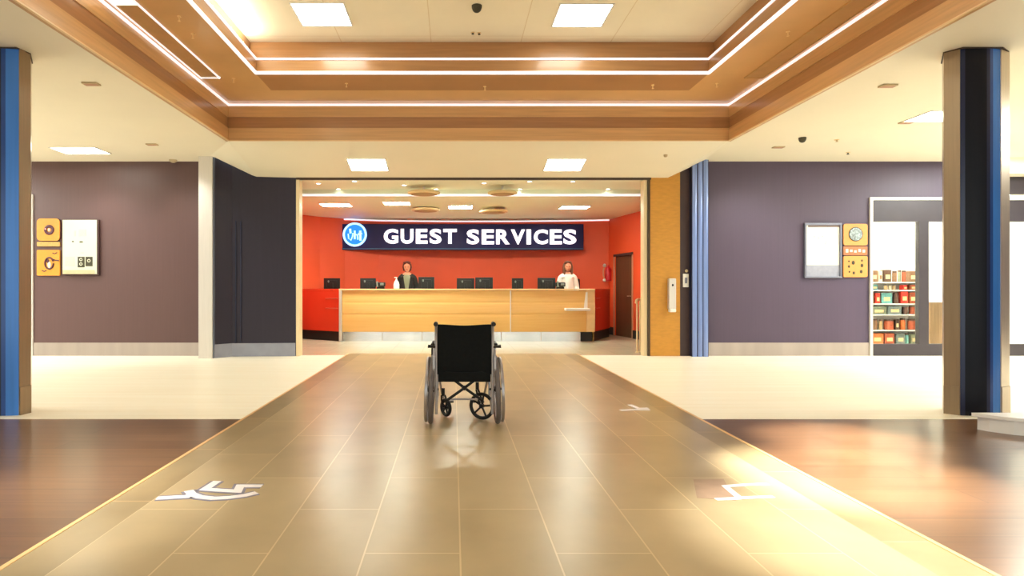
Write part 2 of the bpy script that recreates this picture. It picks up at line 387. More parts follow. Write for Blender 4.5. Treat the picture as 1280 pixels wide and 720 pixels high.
# opening: header edge, jambs, gold panel, dark strip
YO = 11.2
struct(MB().box(-2.81, 3.52, YO - 0.01, YO + 0.05, ZO - 0.035, ZO + 0.01).box(3.46, 3.505, YO - 0.01, YO + 0.05, 0, ZO - 0.035).build('trim_9', M_dkline))
struct(MB().box(-2.81, -2.75, YO, YO + 0.22, 0, ZO - 0.035).box(3.40, 3.46, YO + 0.03, YO + 0.22, 0, ZO - 0.035).build('trim_10', M_jamb))
XG0, XG1 = PX(812, YO), PX(850, YO)
struct(MB().box(XG0, XG1, YO, YO + 0.15, 0, ZO + 0.15).build('wall_gold', M_gold))
struct(MB().box(XG1, PX(866, YO), YO + 0.01, YO + 0.15, 0, ZL).build('wall_umber', M_umber))

# service room
RZ = H + 1.83; BZ = H + 1.95; YR = 12.34
mb = MB().box(-3.95, 4.0, 11.3, 11.4, BZ, BZ + 0.1); mb.box(-4.1, 5.05, 11.4, YR + 0.001, BZ, BZ + 0.1); mb.box(-4.1, 5.05, YR + 0.002, YR + 0.05, RZ + 0.1, BZ + 0.1); mb.box(-4.1, 5.05, YR, 17.8, RZ, RZ + 0.1)
struct(mb.build('ceiling_service', mat('service_ceiling_paint', (240, 243, 216), 0.6, var=0.02, scale=1)))
struct(MB().box(-4.2, 4.7, YR - 0.012, YR, RZ - 0.012, RZ + 0.03).build('trim_11', M_led))
ctrl = [(-3.83, 15.4), (-3.4, 15.95), (-2.85, 16.4), (-2.0, 16.72), (-1.0, 16.88), (0.2, 16.95), (1.6, 16.92), (3.0, 16.8), (4.1, 16.6)]
mb = MB()
for a, b in zip(ctrl, ctrl[1:]): wallseg(mb, a, b, 0, RZ)
struct(mb.build('wall_service_back', M_red, smooth=False))
mb = MB(); wallseg(mb, (-3.86, 11.35), (-3.86, 15.42), 0, BZ); struct(mb.build('wall_service_left', M_red))
mb = MB()
def ws(d): return (4.1 + (16.6 - d) * 0.165, d)
D0, D1 = 16.22, 15.2
DZ = 2.03
wallseg(mb, ws(16.6), ws(D0), 0, RZ); wallseg(mb, ws(D1), ws(11.35), 0, RZ); wallseg(mb, ws(D0), ws(D1), DZ, RZ)
struct(mb.build('wall_service_right', M_red))
mb = MB()
for a, b in zip(ctrl, ctrl[1:]):
    wallseg(mb, (a[0], a[1] - 0.02), (b[0], b[1] - 0.02), 0, 0.2, 0.015)
mb.box(-3.855, -3.83, 11.35, 15.4, 0, 0.2)
wallseg(mb, (ws(16.6)[0] - .015, 16.58), (ws(D0)[0] - .015, D0 + 0.08), 0, 0.2, 0.014); wallseg(mb, (ws(D1)[0] - .015, D1 - 0.06), (ws(11.35)[0] - .015, 11.4), 0, 0.2, 0.014)
struct(mb.build('baseboard_service', M_black))
# cove light on top of the red wall
mb = MB()
for a, b in zip(ctrl[2:-1], ctrl[3:]): wallseg(mb, (a[0], a[1] - 0.06), (b[0], b[1] - 0.06), RZ - 0.035, RZ - 0.005, 0.035)
struct(mb.build('trim_12', M_led))
# door in the right side wall
mb = MB(); a, b = ws(D0), ws(D1)
wallseg(mb, (a[0] + 0.03, a[1]), (b[0] + 0.03, b[1]), 0, DZ, 0.04)
dr = struct(mb.build('door_2', M_doorbrown))
MB().cyl((b[0] - 0.01, D1 + 0.12, 1.02), (b[0] - 0.06, D1 + 0.12, 1.02), 0.012).cyl((b[0] - 0.06, D1 + 0.11, 1.02), (b[0] - 0.06, D1 + 0.24, 1.02), 0.01).build('door_handle', M_steel, dr)
mb = MB()
wallseg(mb, (a[0] - 0.02, a[1] + 0.07), (a[0], a[1]), 0, DZ, 0.04); wallseg(mb, (b[0] - 0.02, b[1] + 0.01), (b[0] - 0.01, b[1] - 0.04), 0, DZ, 0.04)
struct(mb.build('trim_13', M_doorframe))
struct(wallseg(MB(), (a[0] - 0.02, a[1] + 0.07), (b[0] - 0.02, b[1] - 0.04), DZ, DZ + 0.06, 0.04).build('trim_14', M_umber))

# ------------------------------------------------------------------ columns
def column(name, x0, x1, yf, cl, cr, label):
    xc = (x0 + x1) / 2
    t = thing(name, label, 'column', (xc, yf + 0.16, 0))
    a, b = x0 - xc, x1 - xc; y = -0.16; yb = 0.2
    L0 = (a - cl[0], y + cl[1]); R0 = (b + cr[0], y + cr[1])
    outline = [(a, y + 0.012), (b, y + 0.012), (R0[0] - .004, R0[1] + .004), (b - 0.12, yb), (a + 0.11, yb), (L0[0] + .004, L0[1] + .004)]
    MB().prism(outline, 0.0, ZL - 0.012).build('shaft', M_steel, t)
    n = 12; w = b - a; xb = a + w * 0.77
    def bow(x): return y - 0.03 * (1 - ((x - (a + b) / 2) / (w / 2)) ** 2)
    def skin(xa, xz, nm, m):
        pts = [(xa + (xz - xa) * i / n, bow(xa + (xz - xa) * i / n)) for i in range(n + 1)]
        MB().prism(pts + [(xz, y + 0.02), (xa, y + 0.02)], 0.0, ZL - 0.012).build(nm, m, t, smooth=True)
    skin(a, a + w * 0.1, 'blue_edge_panel', M_colblue2); skin(a + w * 0.1, a + w * 0.6, 'dark_panel', M_colnavy); skin(a + w * 0.6, a + w * 0.69, 'deep_blue_reflection', M_colblue2); skin(a + w * 0.69, xb, 'mid_blue_reflection', mat('mid_blue_sheen', (34, 72, 140), 0.3, 0.2, var=0.08, scale=4, coat=0.3)); skin(xb, b, 'bright_blue_reflection', M_colblue)  # deep to bright blue strips paint the blue light reflection on the dark front
    def side(p, q, nm, m):
        p, q = Vector(p), Vector(q); dd = (q - p).normalized(); nn = Vector((dd.y, -dd.x))
        if nn.y > 0: nn = -nn
        MB().prism([p, q, q + nn * 0.008, p + nn * 0.008], 0.27, ZL - 0.005).build(nm, m, t)
        MB().prism([p, q, q + nn * 0.016, p + nn * 0.016], 0.0, 0.27).build('base_sleeve', m, t)
    side(L0, (a, y), 'corner_cladding', M_bronze); side((b, y), R0, 'corner_cladding', M_bronze if xc < 0 else M_steel)
    MB().prism([(a, y - 0.034), (b, y - 0.034), (R0[0] + .01, R0[1]), (b - 0.12, yb + .02), (a + 0.11, yb + .02), (L0[0] - .01, L0[1])], ZL - 0.012, ZL - 0.001).build('top_collar', M_dkline, t)
    return t
column('clad_column', 4.80, 5.18, 5.95, (0.075, 0.10), (0.15, 0.08), 'dark navy steel-edged column with a painted blue reflection beside the white stone plinth')
column('clad_column', -4.60, -4.12, 5.95, (0.07, 0.12), (0.018, 0.13), 'dark navy steel-edged column with a painted blue reflection near the notice board and plum-ringed amber sign')
# pale column left of the opening, blue pilaster right
t = thing('steel_column', 'pale grey steel column between the mauve wall and the dark navy wall', 'column', (-4.27, 10.9, 0))
MB().box(-0.12, 0.12, -0.1, 0.3, 0, ZL - 0.001, 0.006).build('shaft', M_lightsteel, t)
MB().box(0.121, 0.135, -0.08, 0.0, 0, ZL - 0.01).build('side_strip', M_frame_grey, t)
t = thing('blue_pilaster', 'glossy blue-grey ribbed pilaster next to the golden panel', 'pilaster', (4.385, 11.12, 0))
w0 = PX(866, 11.05) - 4.385; w1 = PX(887, 11.05) - 4.385
MB().box(w0, w1, -0.03, 0.12, 0, ZL - 0.001, 0.004).build('shaft', M_colblue2, t)
for k in range(3):
    xa = w0 + (w1 - w0) * (k + 0.08) / 3; xb = w0 + (w1 - w0) * (k + 0.9) / 3
    pts = [(xa + (xb - xa) * i / 8, -0.03 - 0.018 * math.sin(PI * i / 8)) for i in range(9)]
    MB().prism(pts, 0.0, ZL - 0.002).build('rib', M_blueglass, t, smooth=True)

# ------------------------------------------------------------------ shopfront at right
YS = YW
zt = PZ(247, YS); zh = PZ(277, YS); zb = PZ(430, YS)
xm0, xm1 = PX(1148, YS), PX(1160, YS); XE = 12.2
struct(MB().box(XSR, XSR + 0.05, YS - 0.04, YS + 0.1, 0, zt).box(XSR + 0.05, XE, YS - 0.04, YS + 0.1, zt - 0.05, zt).build('trim_15', mat('pale_aluminium', (205, 200, 192), 0.4, 0.3, var=0.03)))
mb = MB().box(XSR + 0.05, XE, YS - 0.02, YS + 0.08, zh, zt - 0.05).box(XSR + 0.05, XE, YS - 0.02, YS + 0.08, 0, zb)
mb.box(xm0, xm1, YS - 0.02, YS + 0.08, zb, zh).box(10.9, 11.0, YS - 0.02, YS + 0.08, zb, zh).box(XE - 0.1, XE, YS - 0.02, YS + 0.08, zb, zh)
struct(mb.build('window_frame', M_shopdark))
for n, (xa, xb) in enumerate(((XSR + 0.05, xm0), (xm1, 10.9), (11.0, XE - 0.1))):
    struct(MB().box(xa, xb, YS + 0.02, YS + 0.03, zb, zh).build('window_%d' % (n + 1), M_glass))
struct(MB().box(XSR, 9.2, YS, YS + T, zt, ZL).box(9.2, XR, YS, YS + T, PZ(222, YS), ZL).box(XE, XR, YS, YS + T, 0, zt).build('wall_over_shop', M_mauve2))
struct(MB().box(9.2, XR, YS - 0.02, YS + 0.08, PZ(243, YS), PZ(222, YS)).build('wall_dark_fascia', M_shopdark))
struct(MB().box(9.2, XR, 10.9, YS, PZ(221, YS), ZL).build('ceiling_bulkhead', M_ceil))
struct(MB().box(XSR, XE, 14.0, 14.1, 0, 3.2).box(XSR - 0.1, XSR, YS + T, 14.1, 0, 3.2).box(XE, XE + 0.1, YS + T, 14.1, 0, 3.2).build('wall_shop', M_shopwhite))
struct(MB().box(XSR, XE, YS + T, 14.1, 3.1, 3.2).build('ceiling_shop', M_shopwhite))
struct(MB().box(XSR, XE, 11.35, 14.1, -0.1, 0.0).build('floor_shop', M_lightfloor))
for xx, lb in ((8.35, 'added unseen square ceiling light inside the shop above the merchandise rack'), (10.6, 'added unseen square ceiling light inside the shop beyond the mullion and column')):
    t = thing('shop_fill_light', lb, 'ceiling light', (xx, 11.98 if xx < 9 else 12.9, 3.1))  # unseen lights added to brighten the shop; first one set before the rack
    MB().box(-0.5, 0.5, -0.5, 0.5, -0.03, 0).build('frame', M_white, t)
    MB().box(-0.46, 0.46, -0.46, 0.46, -0.04, -0.031).build('diffuser', M_panel2, t)

# merchandise rack
DR = 12.4
rx0, rx1 = PX(1089, DR), PX(1150, DR); rz1 = PZ(334, DR)
rack = thing('merchandise_rack', 'white shop rack of small goods standing behind the shopfront glass', 'shelf', ((rx0 + rx1) / 2, DR, 0))
hw = (rx1 - rx0) / 2
MB().box(-hw, hw, 0.30, 0.32, 0.0, rz1, 0.003).build('back_panel', M_shopwhite, rack)
for s_ in (-1, 1): MB().box(s_ * hw - 0.01, s_ * hw + 0.01, -0.02, 0.32, 0, rz1, 0.002).build('side_panel', M_shopwhite, rack)
rows = [(336, 352.5), (355, 362.5), (364, 379.5), (382, 393), (397, 412.5), (415.5, 430)]
colr = {'brown': (128, 92, 66), 'teal': (112, 166, 160), 'tan': (214, 178, 128), 'red': (214, 60, 44), 'rust': (158, 74, 44), 'sage': (132, 136, 112), 'orange': (208, 108, 52), 'slate': (122, 132, 128), 'umber': (86, 58, 44), 'cream': (232, 214, 180)}
layout = [
    [('box', 'brown', 1091, 1098), ('box', 'cream', 1099.5, 1104), ('box', 'umber', 1106, 1115), ('tin', 'brown', 1118.5, 1123.5), ('tin', 'sage', 1125.5, 1129), ('tin', 'rust', 1130.5, 1135), ('box', 'brown', 1138, 1146.5)],
    [('box', 'teal', 1091, 1098), ('tin', 'tan', 1108, 1112), ('tin', 'cream', 1113.5, 1117), ('tin', 'tan', 1118.5, 1122), ('box', 'red', 1130, 1135), ('box', 'rust', 1139, 1146)],
    [('tin', 'brown', 1091, 1095), ('box', 'red', 1096, 1101), ('box', 'teal', 1103, 1116), ('tin', 'umber', 1119, 1125.5), ('box', 'red', 1127.5, 1136), ('box', 'rust', 1138, 1146.5)],
    [('box', 'sage', 1090.5, 1109), ('box', 'slate', 1111, 1128), ('tin', 'umber', 1131, 1137), ('tin', 'rust', 1139.5, 1146)],
    [('tin', 'brown', 1091, 1099), ('tin', 'tan', 1101.5, 1105.5), ('tin', 'rust', 1108.5, 1119), ('box', 'umber', 1120.5, 1125), ('tin', 'orange', 1128, 1134), ('tin', 'rust', 1138, 1146.5)],
    [('box', 'orange', 1090.5, 1105), ('box', 'rust', 1107, 1119), ('box', 'slate', 1121.5, 1132), ('tin', 'teal', 1134, 1138.5), ('box', 'sage', 1140, 1147)],
]
rown = ['top shelf', 'second shelf', 'third shelf', 'fourth shelf', 'fifth shelf', 'lowest shelf']
ordn = ['first', 'second', 'third', 'fourth', 'fifth', 'sixth', 'seventh']
for r, (row, (ya, yb)) in enumerate(zip(layout, rows)):
    zs = PZ(yb, DR)
    MB().box(-hw + 0.01, hw - 0.01, -0.02, 0.30, zs - 0.02, zs, 0.002).build('shelf', M_shopwhite, rack)
    for i, (sh, c, xa, xb) in enumerate(row):
        x0, x1 = PX(xa, DR), PX(xb, DR); hh = (PZ(ya, DR) - zs) * random.uniform(0.82, 0.97); w = (x1 - x0) / 2
        mm = mat('goods_' + c, colr[c], 0.5, var=0.18, scale=25)
        nm = 'gift_box' if sh == 'box' else 'goods_tin'
        t = thing(nm, '%s %s, %s from the frame on the %s of the shop rack' % (c, 'gift box' if sh == 'box' else 'round tin', ordn[i], rown[r]), 'box' if sh == 'box' else 'tin', ((x0 + x1) / 2, DR + 0.07, zs + 0.001), 'small goods on the shop rack')
        if sh == 'box':
            MB().box(-w, w, -0.05, 0.07, 0, hh, min(0.006, w / 5)).build('carton', mm, t)
            MB().box(-w * 0.6, w * 0.6, -0.054, -0.0501, hh * 0.25, hh * 0.6).build('front_label', M_counter_top if c != 'cream' else mat('goods_brown', colr['brown']), t)
        else:
            MB().lathe([(w * 0.9, 0), (w, 0.008), (w, hh * 0.8), (w * 0.92, hh * 0.84)], seg=16).build('can', mm, t, smooth=True)
            MB().lathe([(w * 0.96, hh * 0.84), (w * 0.96, hh * 0.98), (w * 0.8, hh)], seg=16).build('lid', mat('goods_umber', colr['umber'], 0.5), t, smooth=True)
# cabinet behind the narrow pane
t = thing('shop_cabinet', 'low wooden cabinet with a pale edge behind the narrow shop pane', 'cabinet', (PX(1168, 12.2), 12.2, 0))
MB().box(-0.09, 0.22, 0.0, 0.4, 0.08, PZ(378, 12.2), 0.004).build('body', mat('greyed_oak', (158, 128, 96), 0.5, var=0.15, scale=3, stretch=(8, 8, 0.6)), t)
MB().box(-0.08, 0.08, -0.015, -0.001, 0.12, PZ(380, 12.2), 0.003).build('door', mat('greyed_oak2', (146, 116, 84), 0.5, var=0.15, scale=3, stretch=(8, 8, 0.6)), t)
MB().box(-0.1, 0.23, -0.02, 0.41, PZ(378, 12.2), PZ(378, 12.2) + 0.03, 0.004).build('top', M_shopwhite, t)
MB().box(-0.08, 0.2, 0.02, 0.38, 0.0, 0.08).build('plinth', M_shopwhite, t)

# ------------------------------------------------------------------ signs and boards on the walls
def on_wall(name, x0, x1, y0, y1, label, cat, d=YW, group=None):
    xa, xb, za, zb_ = PX(x0, d), PX(x1, d), PZ(y1, d), PZ(y0, d)
    t = thing(name, label, cat, ((xa + xb) / 2, d, za), group)
    return t, (xb - xa) / 2, zb_ - za
def R2(x, d=YW): return x * d / F
t, w, h = on_wall('notice_board', 80.5, 125.5, 275, 344, 'pale notice board with small prints on the mauve wall beside two amber signs', 'notice board')
MB().box(-w, w, -0.05, -0.005, 0, h, 0.006).build('board', M_boardfr, t)
MB().box(-w + 0.005, w - 0.03, -0.062, -0.051, 0.02, h - 0.005, 0.003).build('face', M_board, t)
def prnt(t, nm, u0, u1, v0, v1, m, w, h, y=-0.066):
    return MB().box(-w + 2 * w * u0, -w + 2 * w * u1, y, y + 0.004, h * v0, h * v1).build(nm, m, t)
prnt(t, 'tan_ledge', 0.02, 0.9, 0.02, 0.09, M_tan, w, h, -0.075)
prnt(t, 'pale_print', 0.46, 0.66, 0.70, 0.82, M_inklight, w, h); prnt(t, 'pale_print', 0.08, 0.34, 0.16, 0.33, M_inklight, w, h)
prnt(t, 'pale_print', 0.33, 0.38, 0.70, 0.80, M_inklight, w, h)
prnt(t, 'dark_print', 0.43, 0.62, 0.14, 0.33, M_ink, w, h); prnt(t, 'dark_print', 0.645, 0.84, 0.16, 0.33, M_ink, w, h)
prnt(t, 'small_mark', 0.27, 0.32, 0.595, 0.615, M_ink, w, h); prnt(t, 'small_mark', 0.48, 0.57, 0.585, 0.61, M_ink, w, h); prnt(t, 'small_mark', 0.5, 0.6, 0.39, 0.41, M_inklight, w, h)
for (u, v) in ((0.52, 0.28), (0.52, 0.2)): MB().torus((-w + 2 * w * u, -0.068, h * v), 0.022, 0.007, 'Y', 20, 6).build('white_ring', M_board, t, smooth=True)
MB().torus((-w + 2 * w * 0.74, -0.068, h * 0.26), 0.024, 0.007, 'Y', 20, 6).build('white_ring', M_board, t, smooth=True)

def rounded(w, h, r, n=5, z0=0):
    pts = []
    for cx, cz, a0 in ((w - r, z0 + h - r, 0), (-w + r, z0 + h - r, 90), (-w + r, z0 + r, 180), (w - r, z0 + r, 270)):
        for k in range(n + 1):
            a = math.radians(a0 + 90 * k / n); pts.append((cx + r * math.cos(a), cz + r * math.sin(a)))
    return pts
ROTY = Matrix(((1, 0, 0, 0), (0, 0, 1, 0), (0, 1, 0, 0), (0, 0, 0, 1)))     # (x, z, y)
def plate(w, h, r, y0, y1, z0=0): return MB().prism(rounded(w, h, r, z0=z0), y0, y1, ROTY)
# amber signs left
t, w, h = on_wall('amber_sign', 47.5, 76, 274, 308, 'square amber sign with a dark plum ring, topmost beside the notice board', 'sign')
plate(w, h * 0.82, 0.07, -0.035, -0.004, h * 0.2).build('plate', M_orange, t)
plate(w + 0.01, h * 0.84, 0.08, -0.02, -0.003, h * 0.19).build('dark_edge', M_plum, t)
plate(w, h * 0.16, 0.01, -0.03, -0.004, 0).build('caption_strip', mat('fawn_amber', (196, 152, 82), 0.5, var=0.15, scale=30), t)
MB().torus((0.02, -0.04, h * 0.6), 0.065, 0.026, 'Y', 28, 8, sq=0.3).build('plum_ring', M_plum, t, smooth=True)
MB().ball((0.02, -0.042, h * 0.6), (0.02, 0.006, 0.03), 10).build('pale_centre', M_board, t, smooth=True)
MB().ball((-0.04, -0.05, h * 0.63), (0.016, 0.006, 0.016), 10).build('pink_dot', mat('pink_dot', (226, 150, 150), 0.5), t, smooth=True)
t, w, h = on_wall('amber_sign', 47.5, 76, 312.5, 344.5, 'square amber sign with a plum loop and tail, lower one beside the notice board', 'sign')
plate(w, h, 0.02, -0.035, -0.004).build('plate', M_orange, t)
MB().tube([(0.02 + 0.075 * math.cos(a_) * (1 if i < 99 else 1), -0.037, h * 0.48 + 0.1 * math.sin(a_)) for i, a_ in enumerate([math.radians(20 + 340 * k / 28) for k in range(29)])], 0.015, 8).build('plum_loop', M_plum, t, smooth=True)
MB().tube([(0.06, -0.037, h * 0.66), (0.12, -0.037, h * 0.6), (w - 0.01, -0.037, h * 0.58)], 0.011, 8).build('plum_tail', M_plum, t, smooth=True)
MB().tube([(-0.11, -0.037, h * 0.2), (-0.07, -0.037, h * 0.16), (-0.03, -0.037, h * 0.2)], 0.009, 8).build('plum_mark', M_plum, t, smooth=True)
MB().tube([(0.08, -0.037, h * 0.88), (0.12, -0.037, h * 0.85), (0.16, -0.037, h * 0.9)], 0.008, 8).build('plum_mark', M_plum, t, smooth=True)
MB().ball((-0.005, -0.037, h * 0.56), (0.03, 0.008, 0.035), 10).build('plum_dot', M_plum, t, smooth=True)
MB().ball((0.02, -0.038, h * 0.42), (0.03, 0.006, 0.06), 10).build('pale_centre', M_board, t, smooth=True)
# framed poster and amber signs right
t, w, h = on_wall('framed_poster', 1004, 1050, 279, 347.5, 'grey framed white poster with a grey lower band on the violet wall', 'poster')
for a_, b_, c_, d_ in ((-w, w, h - 0.04, h), (-w, w, 0, 0.025), (-w, -w + 0.03, 0.025, h - 0.04), (w - 0.03, w, 0.025, h - 0.04)):
    MB().box(a_, b_, -0.06, -0.005, c_, d_, 0.004).build('frame', M_frame_grey, t)
MB().box(-w + 0.03, w - 0.03, -0.03, -0.006, 0.025, h - 0.04).build('sheet', M_poster, t)
MB().box(-w + 0.03, w - 0.03, -0.034, -0.0301, 0.025, h * 0.235).build('grey_band', M_poster_grey, t)
MB().box(-w + 0.07, w - 0.03, -0.034, -0.0301, h - 0.075, h - 0.04).build('dark_heading', mat('heading_taupe', (130, 112, 108), 0.5), t)
for u, v in ((-0.15, 0.75), (-0.07, 0.73), (0.0, 0.76), (0.05, 0.62), (0.06, 0.66)):
    MB().ball((u, -0.031, h * v), (0.018, 0.003, 0.008), 8).build('sketch_mark', M_inklight, t)
t, w, h = on_wall('amber_sign', 1053, 1083, 280, 307, 'peach amber sign with a round blue-grey picture, above the sign with dark dots', 'sign')
plate(w, h, 0.04, -0.035, -0.004).build('plate', M_orange2, t)
MB().lathe([(0.125, -0.004), (0.125, 0.004), (0.11, 0.006)], seg=28).build('round_picture', mat('round_picture', (92, 98, 96), 0.5, var=0.5, scale=26, rgb2=(170, 186, 190)), t, smooth=True).matrix_local = Matrix.Translation((0, -0.038, h * 0.52)) @ Matrix.Rotation(PI / 2, 4, 'X')
MB().torus((0, -0.038, h * 0.52), 0.12, 0.008, 'Y', 28, 6).build('dark_rim', M_ink, t, smooth=True)
t, w, h = on_wall('caption_sign', 1053, 1083, 308, 319, 'narrow brown caption strip with pale lettering between two peach amber signs', 'sign')
plate(w, h, 0.01, -0.03, -0.004).build('plate', mat('caption_brown', (172, 110, 72), 0.5, var=0.1, scale=30), t)
for k in range(5): MB().box(-w + 0.04 + k * 0.075, -w + 0.085 + k * 0.075, -0.034, -0.0301, 0.045 + 0.01 * (k % 2), 0.11 - 0.012 * (k % 3)).build('pale_mark', M_board, t)
t, w, h = on_wall('amber_sign', 1053, 1083, 320, 346.5, 'peach amber sign with two columns of dark dots, lowest beside the framed poster', 'sign')
plate(w, h, 0.03, -0.035, -0.004).build('plate', M_orange2, t)
for (u, v, r) in ((0.22, 0.75, .014), (0.22, 0.5, .02), (0.24, 0.25, .015), (0.4, 0.68, .03), (0.42, 0.2, .022), (0.76, 0.78, .017), (0.76, 0.55, .026), (0.73, 0.26, .025)):
    MB().ball((-w + 2 * w * u, -0.036, h * v), (r, 0.005, r * 1.25), 10).build('dark_dot', M_ink, t, smooth=True)

# GUEST SERVICES sign
DS = 16.36
sx0, sx1 = PX(415.5, DS), PX(729.5, DS); sz0, sz1 = PZ(312.5, DS), PZ(280, DS)
sg = thing('guest_services_sign', 'long navy sign reading GUEST SERVICES with a glowing blue round logo on the red wall', 'sign', ((sx0 + sx1) / 2, DS, sz0))
SCX = (sx0 + sx1) / 2
hw = (sx1 - sx0) / 2; hh = sz1 - sz0
MB().box(-hw, hw, 0.0, 0.09, 0, hh, 0.008).build('board', M_sign, sg)
for xx in (-2.4, -0.8, 0.8, 2.4):
    MB().box(xx - 0.04, xx + 0.04, 0.09, 0.36 + (0.12 if abs(xx) < 1 else 0), hh / 2 - 0.04, hh / 2 + 0.04).build('bracket', M_black, sg)
MB().box(-hw, hw, -0.006, -0.0005, 0.02, 0.045).build('teal_line', mat('teal_line', (44, 84, 122), 0.4), sg)
def lettering(txt, xa, xb, ya, yb, parent, m, d, cx, z0, wide=0.03):
    cu = bpy.data.curves.new('raised_letter', 'FONT'); cu.body = txt; cu.size = 1; cu.extrude = 0.03; cu.offset = wide; cu.space_character = 1.14
    cu.resolution_u = 4
    tmp = bpy.data.objects.new('tmp', cu); COL.objects.link(tmp)
    bpy.context.view_layer.update()
    me = bpy.data.meshes.new_from_object(tmp.evaluated_get(bpy.context.evaluated_depsgraph_get()))
    bpy.data.objects.remove(tmp)
    xs = [v.co.x for v in me.vertices]; ys = [v.co.y for v in me.vertices]
    lx, hx, ly, hy = min(xs), max(xs), min(ys), max(ys)
    X0, X1, Z0, Z1 = PX(xa, d) - cx, PX(xb, d) - cx, PZ(yb, d) - z0, PZ(ya, d) - z0
    for v in me.vertices:
        v.co = Vector((X0 + (v.co.x - lx) / (hx - lx) * (X1 - X0), -0.02 - v.co.z * 0.6 - 0.018, Z0 + (v.co.y - ly) / (hy - ly) * (Z1 - Z0)))
    me.materials.clear(); me.materials.append(m)
    o = bpy.data.objects.new('raised_letter', me); COL.objects.link(o); o.parent = parent
    return o
for ch_, xa_, xb_2 in (('G', 480, 498), ('U', 501, 517), ('E', 520, 534.5), ('S', 537, 552), ('T', 554, 571)):
    lettering(ch_, xa_, xb_2, 286.3, 304.8, sg, M_letters, DS, SCX, sz0, 0.035)
for ch_, xa_, xb_2 in (('S', 583.5, 599), ('E', 602, 617.5), ('R', 620, 637), ('V', 638.5, 656), ('I', 658, 663.5), ('C', 667, 684.5), ('E', 687, 702), ('S', 704, 720)):
    lettering(ch_, xa_, xb_2, 287, 305.5, sg, M_letters, DS, SCX, sz0, 0.035)
lx, lz = PX(444, DS) - SCX, PZ(293.5, DS) - sz0
lg = MB().lathe([(0.305, -0.03), (0.305, 0.02), (0.29, 0.03)], seg=40).build('logo_disc', M_logoblue, sg, smooth=True)
lg.matrix_local = Matrix.Translation((lx, -0.035, lz)) @ Matrix.Rotation(PI / 2, 4, 'X')
MB().torus((lx, -0.07, lz), 0.285, 0.028, 'Y', 44, 8).build('logo_ring', M_logowhite, sg, smooth=True)
mb = MB()
def ly_(pts, r): mb.tube([(lx + p[0], -0.075, lz + p[1]) for p in pts], r, 8)
ly_([(-0.12, 0.15), (-0.11, 0.03)], 0.028); ly_([(-0.17, 0.02), (-0.16, -0.1), (-0.10, -0.15), (-0.06, -0.05), (-0.05, 0.04)], 0.016)
ly_([(0.0, 0.1), (0.0, -0.12)], 0.024); ly_([(0.0, 0.0), (0.07, -0.01), (0.08, -0.13)], 0.02)
ly_([(0.14, 0.1), (0.15, -0.16)], 0.03); ly_([(0.09, 0.0), (0.15, 0.06), (0.21, 0.0), (0.15, -0.1), (0.09, 0.0)], 0.022)
mb.build('logo_figure', M_logowhite, sg, smooth=True)

# ------------------------------------------------------------------ reception counter
DC = 14.3
cx0, cx1 = PX(424, DC), PX(743.5, DC)
ct = thing('reception_counter', 'long honey oak reception counter below the guest services sign', 'counter', ((cx0 + cx1) / 2, DC, 0))
CM = (cx0 + cx1) / 2; W = (cx1 - cx0) / 2
zk = 0.22
xs = PX(638, DC) - CM; xe = PX(733, DC) - CM
prof = [(0.0, zk), (-0.02, 0.5), (-0.02, 0.9), (0.0, 1.155)]
def wave_panel(xa, xb, nm, m):
    n = 24; V = []; Fc = []
    zz = [zk + (1.16 - zk) * i / n for i in range(n + 1)]
    def yy(z):
        g = 0.0
        for gz in (0.6, 0.9): g += 0.012 * math.exp(-((z - gz) / 0.018) ** 2)
        return -0.03 * math.sin((z - zk) / (1.16 - zk) * PI) + g
    pts = [(yy(z), z) for z in zz] + [(0.05, 1.16), (0.05, zk)]
    k = len(pts)
    V = [(xa, p[0], p[1]) for p in pts] + [(xb, p[0], p[1]) for p in pts]
    Fc = [list(range(k)), list(range(k, 2 * k))[::-1]] + [[i, (i + 1) % k, k + (i + 1) % k, k + i] for i in range(k)]
    return MB().add(V, Fc).build(nm, m, ct)
wave_panel(-W + 0.07, xs - 0.012, 'front_panel', M_counter)
wave_panel(xs + 0.012, xe, 'front_panel', M_counter)
wave_panel(xe + 0.004, W, 'end_panel', M_counter_top)
MB().box(xs - 0.012, xs + 0.012, -0.035, 0.04, zk, 1.16).build('steel_seam', M_lightsteel, ct)
MB().box(-W, -W + 0.065, -0.05, 0.05, 0.0 + 0.0, 1.165, 0.008).build('end_post', M_lightsteel, ct)
MB().box(-W, W, -0.05, 0.34, 1.165, 1.2, 0.006).build('counter_top', M_counter_top, ct)
for s_ in (-1, 1): MB().box(s_ * (W - 0.03) - 0.02, s_ * (W - 0.03) + 0.02, 0.06, 0.9, 0.0, 1.16).build('side_panel', M_counter, ct)
MB().box(-W + 0.06, W - 0.06, 0.33, 0.92, 0.91, 0.95, 0.005).build('work_surface', M_counter_top, ct)
MB().box(-W + 0.06, W - 0.06, 0.30, 0.33, 0.0, 1.16).build('inner_panel', M_counter, ct)
k0 = -W + 0.07
for i in range(6):
    ka = k0 + (xe - 0.12 - k0) * i / 6; kb = k0 + (xe - 0.12 - k0) * (i + 1) / 6
    MB().box(ka + 0.004, kb - 0.004, 0.06, 0.08, 0, zk).build('kick_plate', M_mirror, ct)
MB().box(xe - 0.12, W - 0.02, 0.06, 0.08, 0, zk).build('black_kick_plate', M_black, ct)
# small ledge
la, lb = PX(705, DC) - CM, PX(735, DC) - CM
MB().box(la, lb, -0.26, -0.03, PZ(388, DC), PZ(385, DC), 0.006).build('side_shelf', M_white, ct)
MB().prism([(lb - 0.10, 0), (lb - 0.02, 0), (lb - 0.02, 0.36), (lb - 0.06, 0.36)], -0.05, -0.033, Matrix.Translation((0, 0, PZ(385, DC))) @ ROTY).build('shelf_highlight', M_white, ct)  # vertical highlight above the shelf, painted as a white wedge
